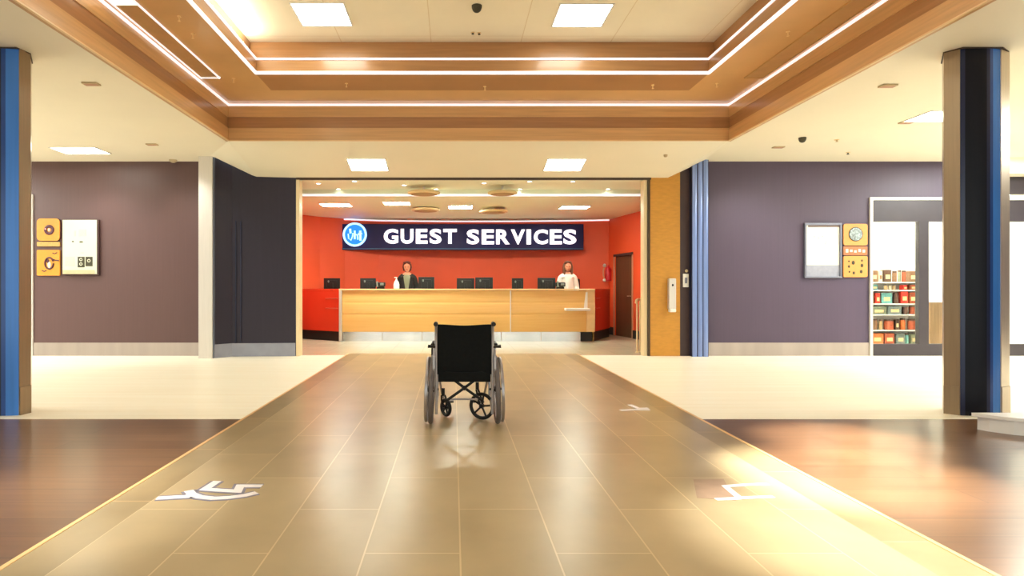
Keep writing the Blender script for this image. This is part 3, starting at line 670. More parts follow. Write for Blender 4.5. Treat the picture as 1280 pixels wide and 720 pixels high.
# red wings
def wing(name, p, q, label, flip):
    a, b = Vector(p), Vector(q); t = thing(name, label, 'counter', (a.x, a.y, 0))
    d = (b - a); L = d.length; t.rotation_euler = (0, 0, math.atan2(d.y, d.x))
    y0, y1 = (0, 0.25) if not flip else (-0.25, 0)
    f = 0 if not flip else 0
    MB().box(0, L, y0, y1, 0.22, 1.16).build('red_panel', M_redgloss, t)
    MB().box(0, L, y0 - 0.01, y1 + 0.01, 1.165, 1.198, 0.004).build('top', M_redgloss, t)
    MB().box(0, L, y0 + 0.02, y1 - 0.02, 0, 0.219).build('kick_plate', M_black, t)
    yf = y1 if flip else y0
    s = 1 if flip else -1
    for z in (0.75, 0.98):
        MB().cyl((0.02, yf + s * 0.02, z), (0.42, yf + s * 0.02, z), 0.012, 10).build('rail', mat('pink_steel_rail', (222, 120, 100), 0.3, 0.5), t)
wing('counter_return', (cx0 - 0.02, DC + 0.1), (-3.78, 15.2), 'red counter return running back to the wall from the steel end post', True)
wing('counter_return', (cx1 + 0.02, DC + 0.1), (3.92, 15.75), 'red counter return running back towards the dark brown door', False)

# ------------------------------------------------------------------ monitors and desk things
DM = 14.85; ZD = 0.951
def monitor(w=0.40, h=0.27, top=0.52, label='', x=0.0, rz=0.0, d=DM, z=ZD):
    t = thing('computer_monitor', label, 'monitor', (x, d, z), 'computer monitors along the counter', rz)
    MB().box(-w / 2, w / 2, -0.012, 0.012, top - h, top, 0.006).build('panel', M_screen, t)
    MB().box(-w * 0.32, w * 0.32, -0.035, -0.0121, top - h * 0.85, top - h * 0.2, 0.01).build('rear_housing', M_screen, t)
    MB().box(-w / 2 + 0.012, w / 2 - 0.012, 0.0121, 0.014, top - h + 0.012, top - 0.012).build('screen', mat('lit_screen', (150, 170, 190), 0.3, emit=0.5, var=0), t)
    MB().box(-0.03, 0.03, -0.05, -0.03, 0.01, top - h * 0.4, 0.004).build('neck', M_screen, t)
    MB().prism(rounded(0.12, 0.18, 0.04), 0.0, 0.012, Matrix.Translation((0, -0.11, 0))).build('base', M_screen, t)
    MB().ball((-w * 0.2, -0.036, top - h * 0.3), (0.022, 0.004, 0.03), 10).build('rear_glint', M_glint, t, smooth=True)  # grey spot painted as a glint on the black back
    return t
def mx(a, b, d=DM): return (PX(a, d) + PX(b, d)) / 2
monitor(0.40, 0.27, 0.51, 'black monitor beyond the steel end post of the counter', mx(405, 425, 15.4), 0.0, 15.4, 0.951)
t = bpy.data.objects['computer_monitor']
# this one stands on its own shelf behind the red return
sh = thing('side_desk', 'small wooden side desk behind the red counter return near the end post', 'desk', (mx(405, 425, 15.4), 15.4, 0))
MB().box(-0.3, 0.26, -0.2, 0.3, 0.92, 0.95, 0.004).build('top', M_counter_top, sh)
for sx_ in (-0.27, 0.23):
    for sy_ in (-0.16, 0.26): MB().box(sx_ - 0.02, sx_ + 0.02, sy_ - 0.02, sy_ + 0.02, 0, 0.92).build('leg', M_blackmetal, sh)
monitor(0.37, 0.25, 0.50, 'black monitor by the desk telephone, next from the end post', mx(450, 470), 0.06)
monitor(0.38, 0.29, 0.53, 'black monitor beside the clerk in the dark jacket, towards the wheelchair', mx(523, 543), -0.05)
monitor(0.42, 0.27, 0.50, 'black monitor of the back-to-back pair, nearer the white pump bottle', mx(571, 593), 0.12)
monitor(0.42, 0.27, 0.52, 'black monitor of the pair, nearer the steel seam of the counter', mx(594, 616), -0.18)
monitor(0.27, 0.28, 0.50, 'small narrow black monitor standing alone over the steel seam', mx(640, 654), 0)
monitor(0.42, 0.27, 0.51, 'black monitor beside the clerk with long brown hair', mx(672, 694), 0)
def phone(x, label, d=14.75):
    t = thing('desk_telephone', label, 'telephone', (x, d, ZD))
    MB().box(-0.09, 0.09, -0.08, 0.1, 0.0, 0.30, 0.02).build('stand', M_screen, t)
    MB().box(-0.11, 0.11, -0.12, 0.05, 0.30, 0.40, 0.02).build('console', M_screen, t)
    MB().tube([(-0.07, -0.12, 0.30), (-0.075, -0.14, 0.36), (-0.07, -0.12, 0.42)], [0.022, 0.014, 0.022], 8).build('handset', M_glint, t, smooth=True)
    MB().box(0.0, 0.08, -0.125, -0.121, 0.33, 0.38).build('display', M_glint, t)
phone(PX(476, 14.75), 'black desk telephone with grey handset beside the monitor nearest the end post')
phone(PX(700, 14.75), 'black desk telephone in front of the clerk with long brown hair')
bt = thing('pump_bottle', 'white pump bottle on the counter top before the clerk in the dark jacket', 'bottle', (PX(495.5, 14.45), 14.45, 1.201))
MB().lathe([(0.05, 0), (0.068, 0.01), (0.068, 0.1), (0.05, 0.16), (0.022, 0.2), (0.02, 0.215)], seg=20).build('body', M_white, bt, smooth=True)
MB().cyl((0, 0, 0.215), (0, 0, 0.255), 0.012).box(-0.05, 0.015, -0.012, 0.012, 0.25, 0.268, 0.004).build('pump', M_white, bt)

# ------------------------------------------------------------------ people
def skin(verts, edges, radii, sub=1):
    me = bpy.data.meshes.new('s'); me.from_pydata(verts, edges, []); o = bpy.data.objects.new('s', me); COL.objects.link(o)
    md = o.modifiers.new('k', 'SKIN'); md.use_smooth_shade = True
    for i, r in enumerate(radii):
        r = r if isinstance(r, tuple) else (r, r); me.skin_vertices[0].data[i].radius = r
    me.skin_vertices[0].data[0].use_root = True
    o.modifiers.new('ss', 'SUBSURF').levels = sub; o.modifiers['ss'].render_levels = sub
    bpy.context.view_layer.update()
    out = bpy.data.meshes.new_from_object(o.evaluated_get(bpy.context.evaluated_depsgraph_get()))
    bpy.data.objects.remove(o); return out
def remeshed(bm, vox, name, m, parent):
    me = bpy.data.meshes.new(name); bm.to_mesh(me); bm.free()
    o = bpy.data.objects.new(name, me); COL.objects.link(o)
    r = o.modifiers.new('r', 'REMESH'); r.mode = 'VOXEL'; r.voxel_size = vox; r.use_smooth_shade = True
    s_ = o.modifiers.new('sm', 'SMOOTH'); s_.iterations = 2
    bpy.context.view_layer.update()
    me2 = bpy.data.meshes.new_from_object(o.evaluated_get(bpy.context.evaluated_depsgraph_get()))
    bpy.data.objects.remove(o)
    me2.materials.clear(); me2.materials.append(m)
    for p in me2.polygons: p.use_smooth = True
    o = bpy.data.objects.new(name, me2); COL.objects.link(o); o.parent = parent
    return o
M_skin = mat('skin', (206, 138, 106), 0.5, var=0.04, scale=20)
def person(x, d, s, label, top_m, inner_m, hair_m, long_hair, lean):
    t = thing('person', label, 'person', (x, d, 0)); t.scale = (s, s, s)
    HZ = 1.615
    V = [(0, 0, .95), (0, 0, 1.13), (0, 0.0, 1.32), (0, 0, 1.43), (0, -.01, 1.53)]
    E = [(0, 1), (1, 2), (2, 3), (3, 4)]; Rr = [(.15, .11), (.125, .09), (.155, .1), (.09, .07), (.052, .052)]
    arms = []
    for sg_ in (-1, 1):
        i = len(V)
        V += [(sg_ * .10, 0, .88), (sg_ * .10, -.01, .48), (sg_ * .10, .02, .08), (sg_ * .11, -.13, .035)]
        E += [(0, i), (i, i + 1), (i + 1, i + 2), (i + 2, i + 3)]; Rr += [.085, .058, .042, .036]
        i = len(V)
        V += [(sg_ * .165, 0, 1.395), (sg_ * .225, .02, 1.13), (sg_ * .15, -.24, 1.0 / s + 0.03)]
        E += [(3, i), (i, i + 1), (i + 1, i + 2)]; Rr += [.052, .042, .026]
        arms.append(V[i + 2])
    body = skin(V, E, Rr, 1)
    bm = bmesh.new(); bm.from_mesh(body)
    h = MB()
    h.ball((0, -.015, HZ + .02), (.078, .092, .105), 24); h.ball((0, -.045, HZ - .045), (.057, .058, .058), 16)      # skull, jaw
    h.ball((0, -.112, HZ - .012), (.011, .014, .02), 10); h.ball((0, -.098, HZ + .03), (.05, .02, .012), 10)       # nose, brow
    h.ball((0, -.096, HZ - .052), (.024, .01, .010), 10); h.ball((0, -.09, HZ - .088), (.022, .016, .016), 10)      # lips, chin
    for sg_ in (-1, 1):
        h.ball((sg_ * .075, -.01, HZ), (.01, .018, .03), 10); h.ball((sg_ * .038, -.085, HZ - .018), (.02, .014, .016), 10)
    # hands: palm and five bent fingers resting on the work surface
    for sg_, w in zip((-1, 1), arms):
        wx, wy, wz = w
        h.ball((wx - sg_ * .005, wy - .045, wz - .012), (.038, .05, .016), 14)
        for k in range(4):
            fx = wx - sg_ * .005 + (k - 1.5) * .021; ln = (.062, .072, .067, .052)[k if sg_ > 0 else 3 - k]
            h.tube([(fx, wy - .06, wz - .01), (fx, wy - .08 - ln * .5, wz - .008), (fx, wy - .08 - ln, wz - .03)], [.010, .0095, .008], 8)
            h.ball((fx, wy - .08 - ln, wz - .03), .0085, 8)
        h.tube([(wx - sg_ * .028, wy - .025, wz - .014), (wx - sg_ * .055, wy - .055, wz - .02), (wx - sg_ * .06, wy - .085, wz - .028)], [.012, .011, .009], 8)
    me = bpy.data.meshes.new('h'); h.bm.to_mesh(me); h.bm.free(); bm.from_mesh(me)
    b = remeshed(bm, 0.0075, 'body', M_skin, t)
    # clothes
    CV = [(0, 0, .76), (0, 0, 1.32), (0, 0, 1.425), (0, 0, 1.425), (0, 0, .93), (0, 0, 1.13)]; CV[3] = (0, 0, 1.43); CV[2] = (0, 0, 1.39); CE = [(0, 4), (4, 5), (5, 1), (1, 2), (2, 3)]; CR = [(.19, .15), (.178, .122), (.14, .10), (.10, .08), (.188, .145), (.155, .12)]
    for sg_, w in zip((-1, 1), arms):
        i = len(CV); wv = Vector(w); ev = Vector((sg_ * .225, .02, 1.13)); cu = ev + (wv - ev) * .88
        CV += [(sg_ * .17, 0, 1.39), tuple(ev), tuple(cu)]; CE += [(3, i), (i, i + 1), (i + 1, i + 2)]; CR += [.066, .056, .042]
    bm = bmesh.new(); bm.from_mesh(skin(CV, CE, CR, 1)); remeshed(bm, 0.012, 'jacket', top_m, t)
    CV = [(0, 0, .96)]; CE = []; CR = [(.162, .122)]
    for sg_ in (-1, 1):
        i = len(CV); CV += [(sg_ * .10, 0, .86), (sg_ * .10, -.01, .48), (sg_ * .10, .02, .09)]; CE += [(0, i), (i, i + 1), (i + 1, i + 2)]; CR += [.098, .072, .06]
    bm = bmesh.new(); bm.from_mesh(skin(CV, CE, CR, 1)); remeshed(bm, 0.012, 'trousers', M_blackfab, t)
    for sg_ in (-1, 1): MB().ball((sg_ * .107, -.06, .04), (.048, .13, .042), 14).build('shoe', M_rubber, t, smooth=True)
    # shirt front, slightly proud of the jacket
    mb = MB()
    n = 8; pts = []
    for i in range(n + 1):
        z = 1.12 + .33 * i / n; ww = .035 + .05 * (i / n) if i < n else .05
        dep = -.108 - .028 * math.sin(PI * (z - 1.0) / .5)
        pts.append((ww, dep, z))
    Vv = []; Ff = []
    for i, (ww, dep, z) in enumerate(pts): Vv += [(-ww, dep + .012, z), (0, dep - .004, z), (ww, dep + .012, z), (ww, dep + .06, z), (-ww, dep + .06, z)]
    for i in range(n):
        for k in range(5): Ff.append([i * 5 + k, i * 5 + (k + 1) % 5, (i + 1) * 5 + (k + 1) % 5, (i + 1) * 5 + k])
    Ff += [[0, 1, 2, 3, 4][::-1], [n * 5 + k for k in range(5)]]
    mb.add(Vv, Ff).build('shirt_front', inner_m, t, smooth=True)
    # hair
    hb = MB(); hb.ball((0, .012, HZ + .05), (.09, .1, .1), 24)
    hb.ball((-.04, -.055, HZ + .105), (.05, .045, .03), 14); hb.ball((.04, -.055, HZ + .105), (.05, .045, .03), 14)
    if long_hair:
        for sg_ in (-1, 1): hb.tube([(sg_ * .07, -.02, HZ + .08), (sg_ * .088, -.03, HZ), (sg_ * .09, -.03, HZ - .1), (sg_ * .085, -.05, HZ - .2), (sg_ * .07, -.06, HZ - .27)], [.035, .032, .035, .034, .015], 12)
        hb.ball((0, .05, HZ - .05), (.085, .06, .16), 16)
    else:
        for sg_ in (-1, 1): hb.tube([(sg_ * .065, -.01, HZ + .08), (sg_ * .082, -.015, HZ), (sg_ * .075, -.02, HZ - .08)], [.033, .028, .015], 12)
        hb.ball((0, .055, HZ - .01), (.08, .05, .11), 16)
    remeshed(hb.bm, 0.009, 'hair', hair_m, t)
    for sg_ in (-1, 1):
        MB().ball((sg_ * .03, -.098, HZ + .006), (.013, .006, .007), 10).build('eye', mat('eye_dark', (50, 34, 28), 0.3), t, smooth=True)
    MB().ball((0, -.106, HZ - .052), (.02, .004, .006), 10).build('mouth', mat('lips_red', (176, 66, 60), 0.4), t, smooth=True)
    return t
M_jacket = mat('black_jacket_cloth', (30, 30, 30), 0.7, var=0.2, scale=12)
M_jacket2 = mat('black_cardigan_cloth', (34, 28, 30), 0.7, var=0.2, scale=12)
person(PX(509, 15.32), 15.32, 1.065, 'person in a black jacket with short auburn hair behind the counter by the pump bottle', M_jacket, mat('pale_green_shirt', (128, 134, 108), 0.6), mat('auburn_hair', (96, 40, 24), 0.5, var=0.2, scale=40), False, 0)
person(PX(709.5, 15.32), 15.32, 1.07, 'person with long brown hair and a white shirt behind the counter near the small shelf', mat('white_shirt_cloth', (236, 230, 218), 0.7, var=0.05), mat('white_shirt_cloth', (236, 230, 218), 0.7), mat('brown_hair', (104, 58, 34), 0.5, var=0.2, scale=40), True, 0)

# black office chair behind the second clerk gives the dark edge at the shoulder
t = thing('office_chair', 'black high-backed office chair behind the clerk with long brown hair', 'chair', (PX(715, 15.95), 15.95, 0))
MB().box(-0.22, 0.2, -0.04, 0.04, 0.62, 1.46, 0.035).build('backrest', M_blackfab, t)
MB().box(-0.25, 0.25, -0.5, -0.02, 0.48, 0.56, 0.03).build('seat', M_blackfab, t)
MB().cyl((0, -0.25, 0.12), (0, -0.25, 0.48), 0.03).box(-0.04, 0.04, -0.1, 0.06, 0.5, 0.66, 0.01).build('gas_lift', M_blackmetal, t)
for k in range(5):
    a_ = 2 * PI * k / 5
    l = MB().tube([(0, -0.25, 0.13), (0.28 * math.cos(a_), -0.25 + 0.28 * math.sin(a_), 0.075)], [0.024, 0.016], 8).build('leg', M_blackmetal, t)
    MB().torus((0.28 * math.cos(a_), -0.25 + 0.28 * math.sin(a_), 0.03), 0.019, 0.011, 'X', 16, 8).build('castor', M_rubber, l, smooth=True)

# fire extinguisher on the red wall near the door
dE = 16.5; xe_ = PX(757.5, dE)
t = thing('fire_extinguisher', 'small red fire extinguisher with white fittings on the red wall by the brown door', 'fire extinguisher', (xe_, dE - 0.02, PZ(353, dE)))
MB().lathe([(0.05, 0), (0.085, 0.02), (0.09, 0.08), (0.09, 0.3), (0.07, 0.36), (0.03, 0.39), (0.02, 0.42)], (0.05, -0.02, 0.03), 20).build('cylinder', mat('extinguisher_red', (206, 30, 40), 0.3, coat=0.4), t, smooth=True)
MB().ball((-0.05, -0.03, 0.44), (0.045, 0.04, 0.05), 12).ball((-0.05, -0.03, 0.06), (0.05, 0.04, 0.045), 12).build('white_fitting', M_white, t, smooth=True)
MB().tube([(-0.05, -0.03, 0.42), (-0.09, -0.05, 0.3), (-0.09, -0.05, 0.18), (-0.05, -0.03, 0.09)], 0.014, 8).build('hose', mat('tan_hose', (200, 150, 110), 0.5), t, smooth=True)
MB().box(0.0, 0.1, 0.05, 0.12, 0.1, 0.3).build('bracket', M_black, t)

# white tubular barrier beside the jamb
xb_ = PX(800, 11.9)
t = thing('tubular_barrier', 'white tubular barrier with three posts inside the opening beside the golden panel', 'barrier', (xb_, 11.9, 0))
for k, xx in enumerate((-0.085, 0.0, 0.085)):
    MB().cyl((xx, 0.1 * (k - 1), 0.0), (xx, 0.1 * (k - 1), 0.98), 0.016, 12).lathe([(0.035, 0), (0.03, 0.015), (0.018, 0.02)], (xx, 0.1 * (k - 1), 0), 14).build('post', M_jamb, t, smooth=True)
MB().tube([(-0.115, -0.14, 0.93), (-0.1, -0.12, 0.985), (-0.06, -0.07, 1.0), (0.06, 0.07, 1.0), (0.12, 0.14, 0.985)], 0.024, 12).build('top_rail', M_jamb, t, smooth=True)

# dispenser on golden panel + switch on dark strip
xd = PX(838.5, YO)
t = thing('hand_sanitizer_dispenser', 'slim white dispenser fixed to the golden wood panel', 'dispenser', (xd, YO, PZ(390, YO)))
hD = PZ(348, YO) - PZ(390, YO)
MB().box(-0.065, 0.065, -0.1, -0.002, 0.05, hD, 0.018).build('housing', M_lightsteel, t)
MB().box(-0.055, 0.055, -0.125, -0.01, 0.0, 0.06, 0.014).build('drip_tray', M_white, t)
MB().ball((0, -0.101, hD - 0.12), (0.016, 0.006, 0.022), 12).build('sensor_window', M_black, t, smooth=True)
xd = PX(857, YO)
t = thing('light_switch', 'white switch plate with a small knob on the dark umber strip', 'switch', (xd, YO + 0.01, PZ(359, YO)))
MB().box(-0.05, 0.05, -0.03, -0.001, 0.0, 0.24, 0.008).build('plate', M_white, t)
MB().box(-0.02, 0.02, -0.04, -0.0301, 0.07, 0.17, 0.004).build('rocker', M_frame_grey, t)
MB().ball((0.012, -0.02, 0.29), (0.03, 0.02, 0.03), 12).build('indicator', M_tan, t, smooth=True)

# ------------------------------------------------------------------ white stone plinth
t = thing('stone_plinth', 'low white stone plinth with an overhanging top beside the blue column', 'plinth', (6.0, 5.1, 0))
def pl(off): return [(-1.58 + off, 0.26), (-1.55 + off, 0.2 - off * .5), (-1.45 + off, 0.08 - off * .5), (-1.28 + off, -0.05 + off * .4), (-1.0 + off, -0.15 + off), (-0.55, -0.22 + off), (0.4, -0.27 + off), (3.0, -0.29 + off), (3.0, 0.26)]
MB().prism(pl(0.05), 0.0, 0.115).build('base', M_plinth, t)
MB().prism(pl(0.0), 0.115, 0.143).build('top_slab', M_plinth, t)

# ------------------------------------------------------------------ floor markings
def decal(name, strokes, w, label, edge=None, backing=None):
    pts_all = [FL(*p) for s_ in strokes for p in s_]
    cx = sum(p[0] for p in pts_all) / len(pts_all); cy = sum(p[1] for p in pts_all) / len(pts_all)
    t = thing(name, label, 'floor marking', (cx, cy, 0.0))
    loc = [[(FL(*p)[0] - cx, FL(*p)[1] - cy) for p in s_] for s_ in strokes]
    if backing: MB().prism([(FL(*p)[0] - cx, FL(*p)[1] - cy) for p in backing], 0.0005, 0.0012).build('worn_backing', M_decal_mauve, t)
    if edge:
        mb = MB()
        for s_ in loc: mb.stroke(s_, w + edge, 0.0006, 0.0020)
        mb.build('outline', M_decal_edge, t)
    mb = MB()
    for k, s_ in enumerate(loc): mb.stroke(s_, w, 0.0008, 0.0030 + 0.0002 * k)
    mb.build('symbol', M_decal, t)
def Z(s, x0, y0, pts): return [(x0 + p[0] / s, y0 + p[1] / s) for p in pts]
s3 = 1280 / 170.0
decal('wheelchair_symbol', [
    Z(s3, 180, 570, [(120, 400), (200, 396), (290, 390), (400, 385), (450, 362)]),
    Z(s3, 180, 570, [(420, 330), (450, 362), (520, 388), (650, 402), (800, 394), (950, 374), (1060, 348)]),
    Z(s3, 180, 570, [(690, 240), (575, 315), (700, 325), (880, 335), (905, 285), (1110, 285)])], 0.052,
    'white wheelchair symbol with a slate outline painted on the path tiles', 0.035)
decal('wheelchair_symbol', [
    Z(4.5, 760, 490, [(900, 520), (780, 523), (660, 532), (740, 598), (930, 590)]),
    Z(4.5, 760, 490, [(605, 606), (740, 600)])], 0.038,
    'white angular floor symbol on a worn mauve patch where the floor is brightly lit', None, Z(4.5, 760, 490, [(480, 492), (650, 490), (720, 610), (500, 596)]))
decal('wheelchair_symbol', [
    Z(4.5, 760, 490, [(70, 104), (140, 100), (235, 101)]),
    Z(4.5, 760, 490, [(122, 72), (170, 93), (225, 92)])], 0.05,
    'small faded white floor symbol on the path edge between wheelchair and pale floor')

# ------------------------------------------------------------------ wheelchair (facing +Y)
wc = thing('wheelchair', 'black fabric wheelchair with grey wheels standing in the middle of the tiled path', 'wheelchair', (PX(580, 5.58), 5.58, 0))
RW = 0.305
def wheel(sx):
    cam = math.radians(2.2) * sx; x = sx * 0.285
    M_ = Matrix.Rotation(-cam, 4, 'Y')
    c = (x + sx * 0.0, 0, RW + 0.005)
    e = bpy.data.objects.new('rear_wheel', bpy.data.meshes.new('rear_wheel'))
    w = MB().torus(c, RW - 0.021, 0.021, 'X', 56, 10, M_).build('rear_wheel', M_tyre, wc, smooth=True)
    MB().torus(c, RW - 0.042, 0.010, 'X', 56, 8, M_).build('rim', M_chair_silver, w, smooth=True)
    hr = MB().torus((c[0] + sx * 0.042, c[1], c[2] + 0.0), RW - 0.03, 0.014, 'X', 56, 8, M_)
    for k in range(6):
        a = 2 * PI * k / 6 + 0.3
        p = Vector((0, (RW - 0.042) * math.cos(a), (RW - 0.042) * math.sin(a))); q = Vector((sx * 0.042, (RW - 0.03) * math.cos(a), (RW - 0.03) * math.sin(a)))
        hr.cyl(Vector(c) + M_ @ p, Vector(c) + M_ @ q, 0.005, 6)
    hr.build('hand_rim', M_chair_silver, w, smooth=True)
    sp = MB()
    for k in range(24):
        a = 2 * PI * k / 24; s0 = (1 if k % 2 else -1) * 0.022
        p = Vector((s0, 0.025 * math.cos(a + 0.6), 0.025 * math.sin(a + 0.6))); q = Vector((0, (RW - 0.045) * math.cos(a), (RW - 0.045) * math.sin(a)))
        sp.cyl(Vector(c) + M_ @ p, Vector(c) + M_ @ q, 0.0018, 5)
    sp.build('spokes', M_chair_silver, w)
    MB().cyl(Vector(c) + M_ @ Vector((-0.035, 0, 0)), Vector(c) + M_ @ Vector((0.035, 0, 0)), 0.028, 18).cyl(Vector(c) + M_ @ Vector((-sx * 0.06, 0, 0)), Vector(c) + M_ @ Vector((sx * 0.05, 0, 0)), 0.01, 12).build('hub', M_blackmetal, w, smooth=True)
for sx in (-1, 1): wheel(sx)
BW = 0.235
# back upholstery: slightly sagging sheet, wrapped round the tubes
def sheet(fn, nu, nv, th):
    V = []; Fc = []
    for i in range(nu + 1):
        for j in range(nv + 1):
            V.append(fn(i / nu, j / nv))
    N = len(V)
    for i in range(nu + 1):
        for j in range(nv + 1):
            v = V[i * (nv + 1) + j]; V.append((v[0] + th[0], v[1] + th[1], v[2] + th[2]))
    q = nv + 1
    for i in range(nu):
        for j in range(nv):
            a = i * q + j
            Fc.append([a, a + 1, a + q + 1, a + q]); Fc.append([N + a, N + a + q, N + a + q + 1, N + a + 1])
    bd = [(i * q, (i + 1) * q) for i in range(nu)] + [(nu * q + j, nu * q + j + 1) for j in range(nv)] + [((i + 1) * q + nv, i * q + nv) for i in range(nu)[::-1]] + [(j + 1, j) for j in range(nv)[::-1]]
    for a, b in bd: Fc.append([a, b, N + b, N + a])
    return MB().add(V, Fc)
sheet(lambda u, v: (-BW + 2 * BW * u, -0.20 + 0.035 * math.sin(PI * u) - 0.02 * (v - 0.4), 0.46 + 0.43 * v + 0.006 * math.cos(2 * PI * u)), 18, 10, (0, 0.008, 0)).build('back_upholstery', M_blackfab, wc, smooth=True)
MB().box(-BW + 0.01, BW - 0.01, -0.185, -0.175, 0.40, 0.48, 0.003).build('rear_flap', M_blackfab, wc)
sheet(lambda u, v: (-0.225 + 0.45 * u, -0.18 + 0.42 * v, 0.485 + 0.02 * v - 0.02 * math.sin(PI * u)), 14, 8, (0, 0, 0.012)).build('seat_upholstery', M_blackfab, wc, smooth=True)
MB().box(-0.215, 0.215, -0.16, 0.24, 0.498, 0.55, 0.02).build('seat_cushion', M_blackfab, wc)
for sx in (-1, 1):
    x = sx * 0.242
    MB().tube([(x, -0.17, 0.12), (x, -0.185, 0.5), (x, -0.20, 0.80), (x, -0.215, 0.885), (x, -0.235, 0.90)], 0.0125, 10).build('back_post', M_chair_silver, wc, smooth=True)
    MB().tube([(x, -0.225, 0.895), (x, -0.25, 0.905), (x, -0.36, 0.905)], [0.016, 0.0185, 0.0185], 12).build('push_handle', M_rubber, wc, smooth=True)
    MB().tube([(x, -0.17, 0.49), (x, 0.26, 0.51), (x, 0.31, 0.48), (x, 0.34, 0.30)], 0.0125, 10).tube([(x, -0.17, 0.16), (x, 0.25, 0.20), (x, 0.27, 0.49)], 0.0125, 10).build('side_frame', M_chair_silver, wc, smooth=True)
    MB().poly3([(x + sx * 0.010, 0.20, 0.44), (x + sx * 0.010, -0.20, 0.44), (x + sx * 0.010, -0.235, 0.52), (x + sx * 0.010, -0.225, 0.62), (x + sx * 0.010, -0.16, 0.68), (x + sx * 0.010, 0.16, 0.68), (x + sx * 0.010, 0.22, 0.60)], (sx * 0.018, 0, 0)).build('side_guard', M_grey_plastic, wc)
    ar = MB().tube([(x + sx * 0.018, -0.17, 0.60), (x + sx * 0.018, -0.16, 0.70), (x + sx * 0.018, 0.14, 0.70), (x + sx * 0.018, 0.18, 0.6), (x + sx * 0.018, 0.18, 0.50)], 0.010, 8).build('armrest', M_chair_silver, wc, smooth=True)
    MB().box(x - 0.012, x + 0.048 if sx > 0 else x + 0.012, -0.14, 0.15, 0.70, 0.728, 0.01).build('arm_pad', M_rubber, ar) if sx > 0 else MB().box(x - 0.048, x + 0.012, -0.14, 0.15, 0.70, 0.728, 0.01).build('arm_pad', M_rubber, ar)
    MB().tube([(x, -0.19, 0.70), (x + sx * 0.03, -0.21, 0.705), (x + sx * 0.07, -0.215, 0.71)], [0.012, 0.011, 0.015], 8).build('recline_lever', M_blackmetal, wc, smooth=True)
    MB().tube([(x + sx * 0.02, 0.22, 0.49), (x + sx * 0.05, 0.22, 0.56), (x + sx * 0.05, 0.26, 0.66)], 0.008, 8).build('brake_lever', M_blackmetal, wc, smooth=True)
    lr = MB().tube([(x, 0.31, 0.45), (x * 0.85, 0.40, 0.22), (x * 0.75, 0.45, 0.13)], 0.011, 8).build('leg_rest', M_chair_silver, wc, smooth=True)
    MB().box(x * 0.75 - 0.09 if sx > 0 else x * 0.75 - 0.02, x * 0.75 + 0.02 if sx > 0 else x * 0.75 + 0.09, 0.42, 0.56, 0.11, 0.125, 0.005).build('foot_plate', M_blackmetal, lr)
# cross brace
MB().tube([(-0.22, -0.08, 0.475), (-0.14, -0.08, 0.44), (0.0, -0.085, 0.335), (0.155, -0.085, 0.225)], 0.0125, 10).build('cross_brace', M_blackmetal, wc, smooth=True)
MB().tube([(0.22, -0.10, 0.475), (0.14, -0.10, 0.44), (0.0, -0.108, 0.335), (-0.155, -0.105, 0.225)], 0.0125, 10).build('cross_brace', M_blackmetal, wc, smooth=True)
MB().ball((0, -0.10, 0.335), (0.022, 0.03, 0.022), 12).build('brace_pivot', M_blackmetal, wc, smooth=True)
MB().tube([(-0.12, -0.09, 0.235), (0.12, -0.09, 0.235)], 0.008, 8).build('stay_bar', M_grey_plastic, wc, smooth=True)
def caster(x, y, r, rz, nm='caster'):
    M_ = Matrix.Rotation(rz, 4, 'Z')
    w = MB().torus((x, y, r + 0.004), r - 0.016, 0.016, 'X', 36, 10, M_, 1.0).build('caster', M_rubber, wc, smooth=True)
    c = Vector((x, y, r + 0.004))
    sp = MB().cyl(c - M_ @ Vector((0.02, 0, 0)), c + M_ @ Vector((0.02, 0, 0)), 0.02, 14)
    for k in range(5):
        a = 2 * PI * k / 5 + 0.5; sp.cyl(c, c + M_ @ Vector((0, (r - 0.02) * math.cos(a), (r - 0.02) * math.sin(a))), 0.009, 6)
    sp.build('caster_hub', M_blackmetal, w, smooth=True)
    fk = MB(); off = M_ @ Vector((0, 0.045, 0))
    for s_ in (-1, 1):
        fk.tube([c + M_ @ Vector((s_ * 0.028, 0, 0)), c + M_ @ Vector((s_ * 0.028, 0.03, r * 0.8)), c + off + M_ @ Vector((s_ * 0.02, 0, r + 0.02)), c + off + Vector((0, 0, r + 0.025))], 0.009, 8)
    fk.cyl(c + off + Vector((0, 0, r + 0.02)), c + off + Vector((0, 0, r + 0.09)), 0.016, 12)
    fk.build('caster_fork', M_blackmetal, w, smooth=True)
caster(0.165, 0.16, 0.125, math.radians(62)); caster(-0.165, 0.30, 0.085, math.radians(35))

# ------------------------------------------------------------------ ceiling fittings
def troffer(name, x, y, z, w, d, label, tilt=0.0, group=None, m=None):
    t = thing(name, label, 'ceiling light', (x, y, z), group); t.rotation_euler = (tilt, 0, 0)
    f = 0.02
    MB().box(-w / 2 - f, w / 2 + f, -d / 2 - f, -d / 2, -0.012, 0).box(-w / 2 - f, w / 2 + f, d / 2, d / 2 + f, -0.012, 0).box(-w / 2 - f, -w / 2, -d / 2, d / 2, -0.012, 0).box(w / 2, w / 2 + f, -d / 2, d / 2, -0.012, 0).build('frame', M_white, t)
    MB().box(-w / 2, w / 2, -d / 2, d / 2, -0.008, -0.001).build('diffuser', m or M_panel, t)
    return t
def CE(x, y, rel): d = F * rel / (VY - y); return PX(x, d), d
X1, Y1 = CE(403, 18, 3.30); X2, Y2 = CE(727, 19, 3.30)
troffer('ceiling_light', X1, Y1, ZU, 0.60, 0.60, 'square light panel in the upper ceiling nearer the glowing cove')
troffer('ceiling_light', X2, Y2, ZU, 0.60, 0.60, 'square light panel in the upper ceiling above the steel seam of the counter')
for k, yy in enumerate((5.2, 2.6)):
    pass
tl = -math.atan2(0.30, 1.53)
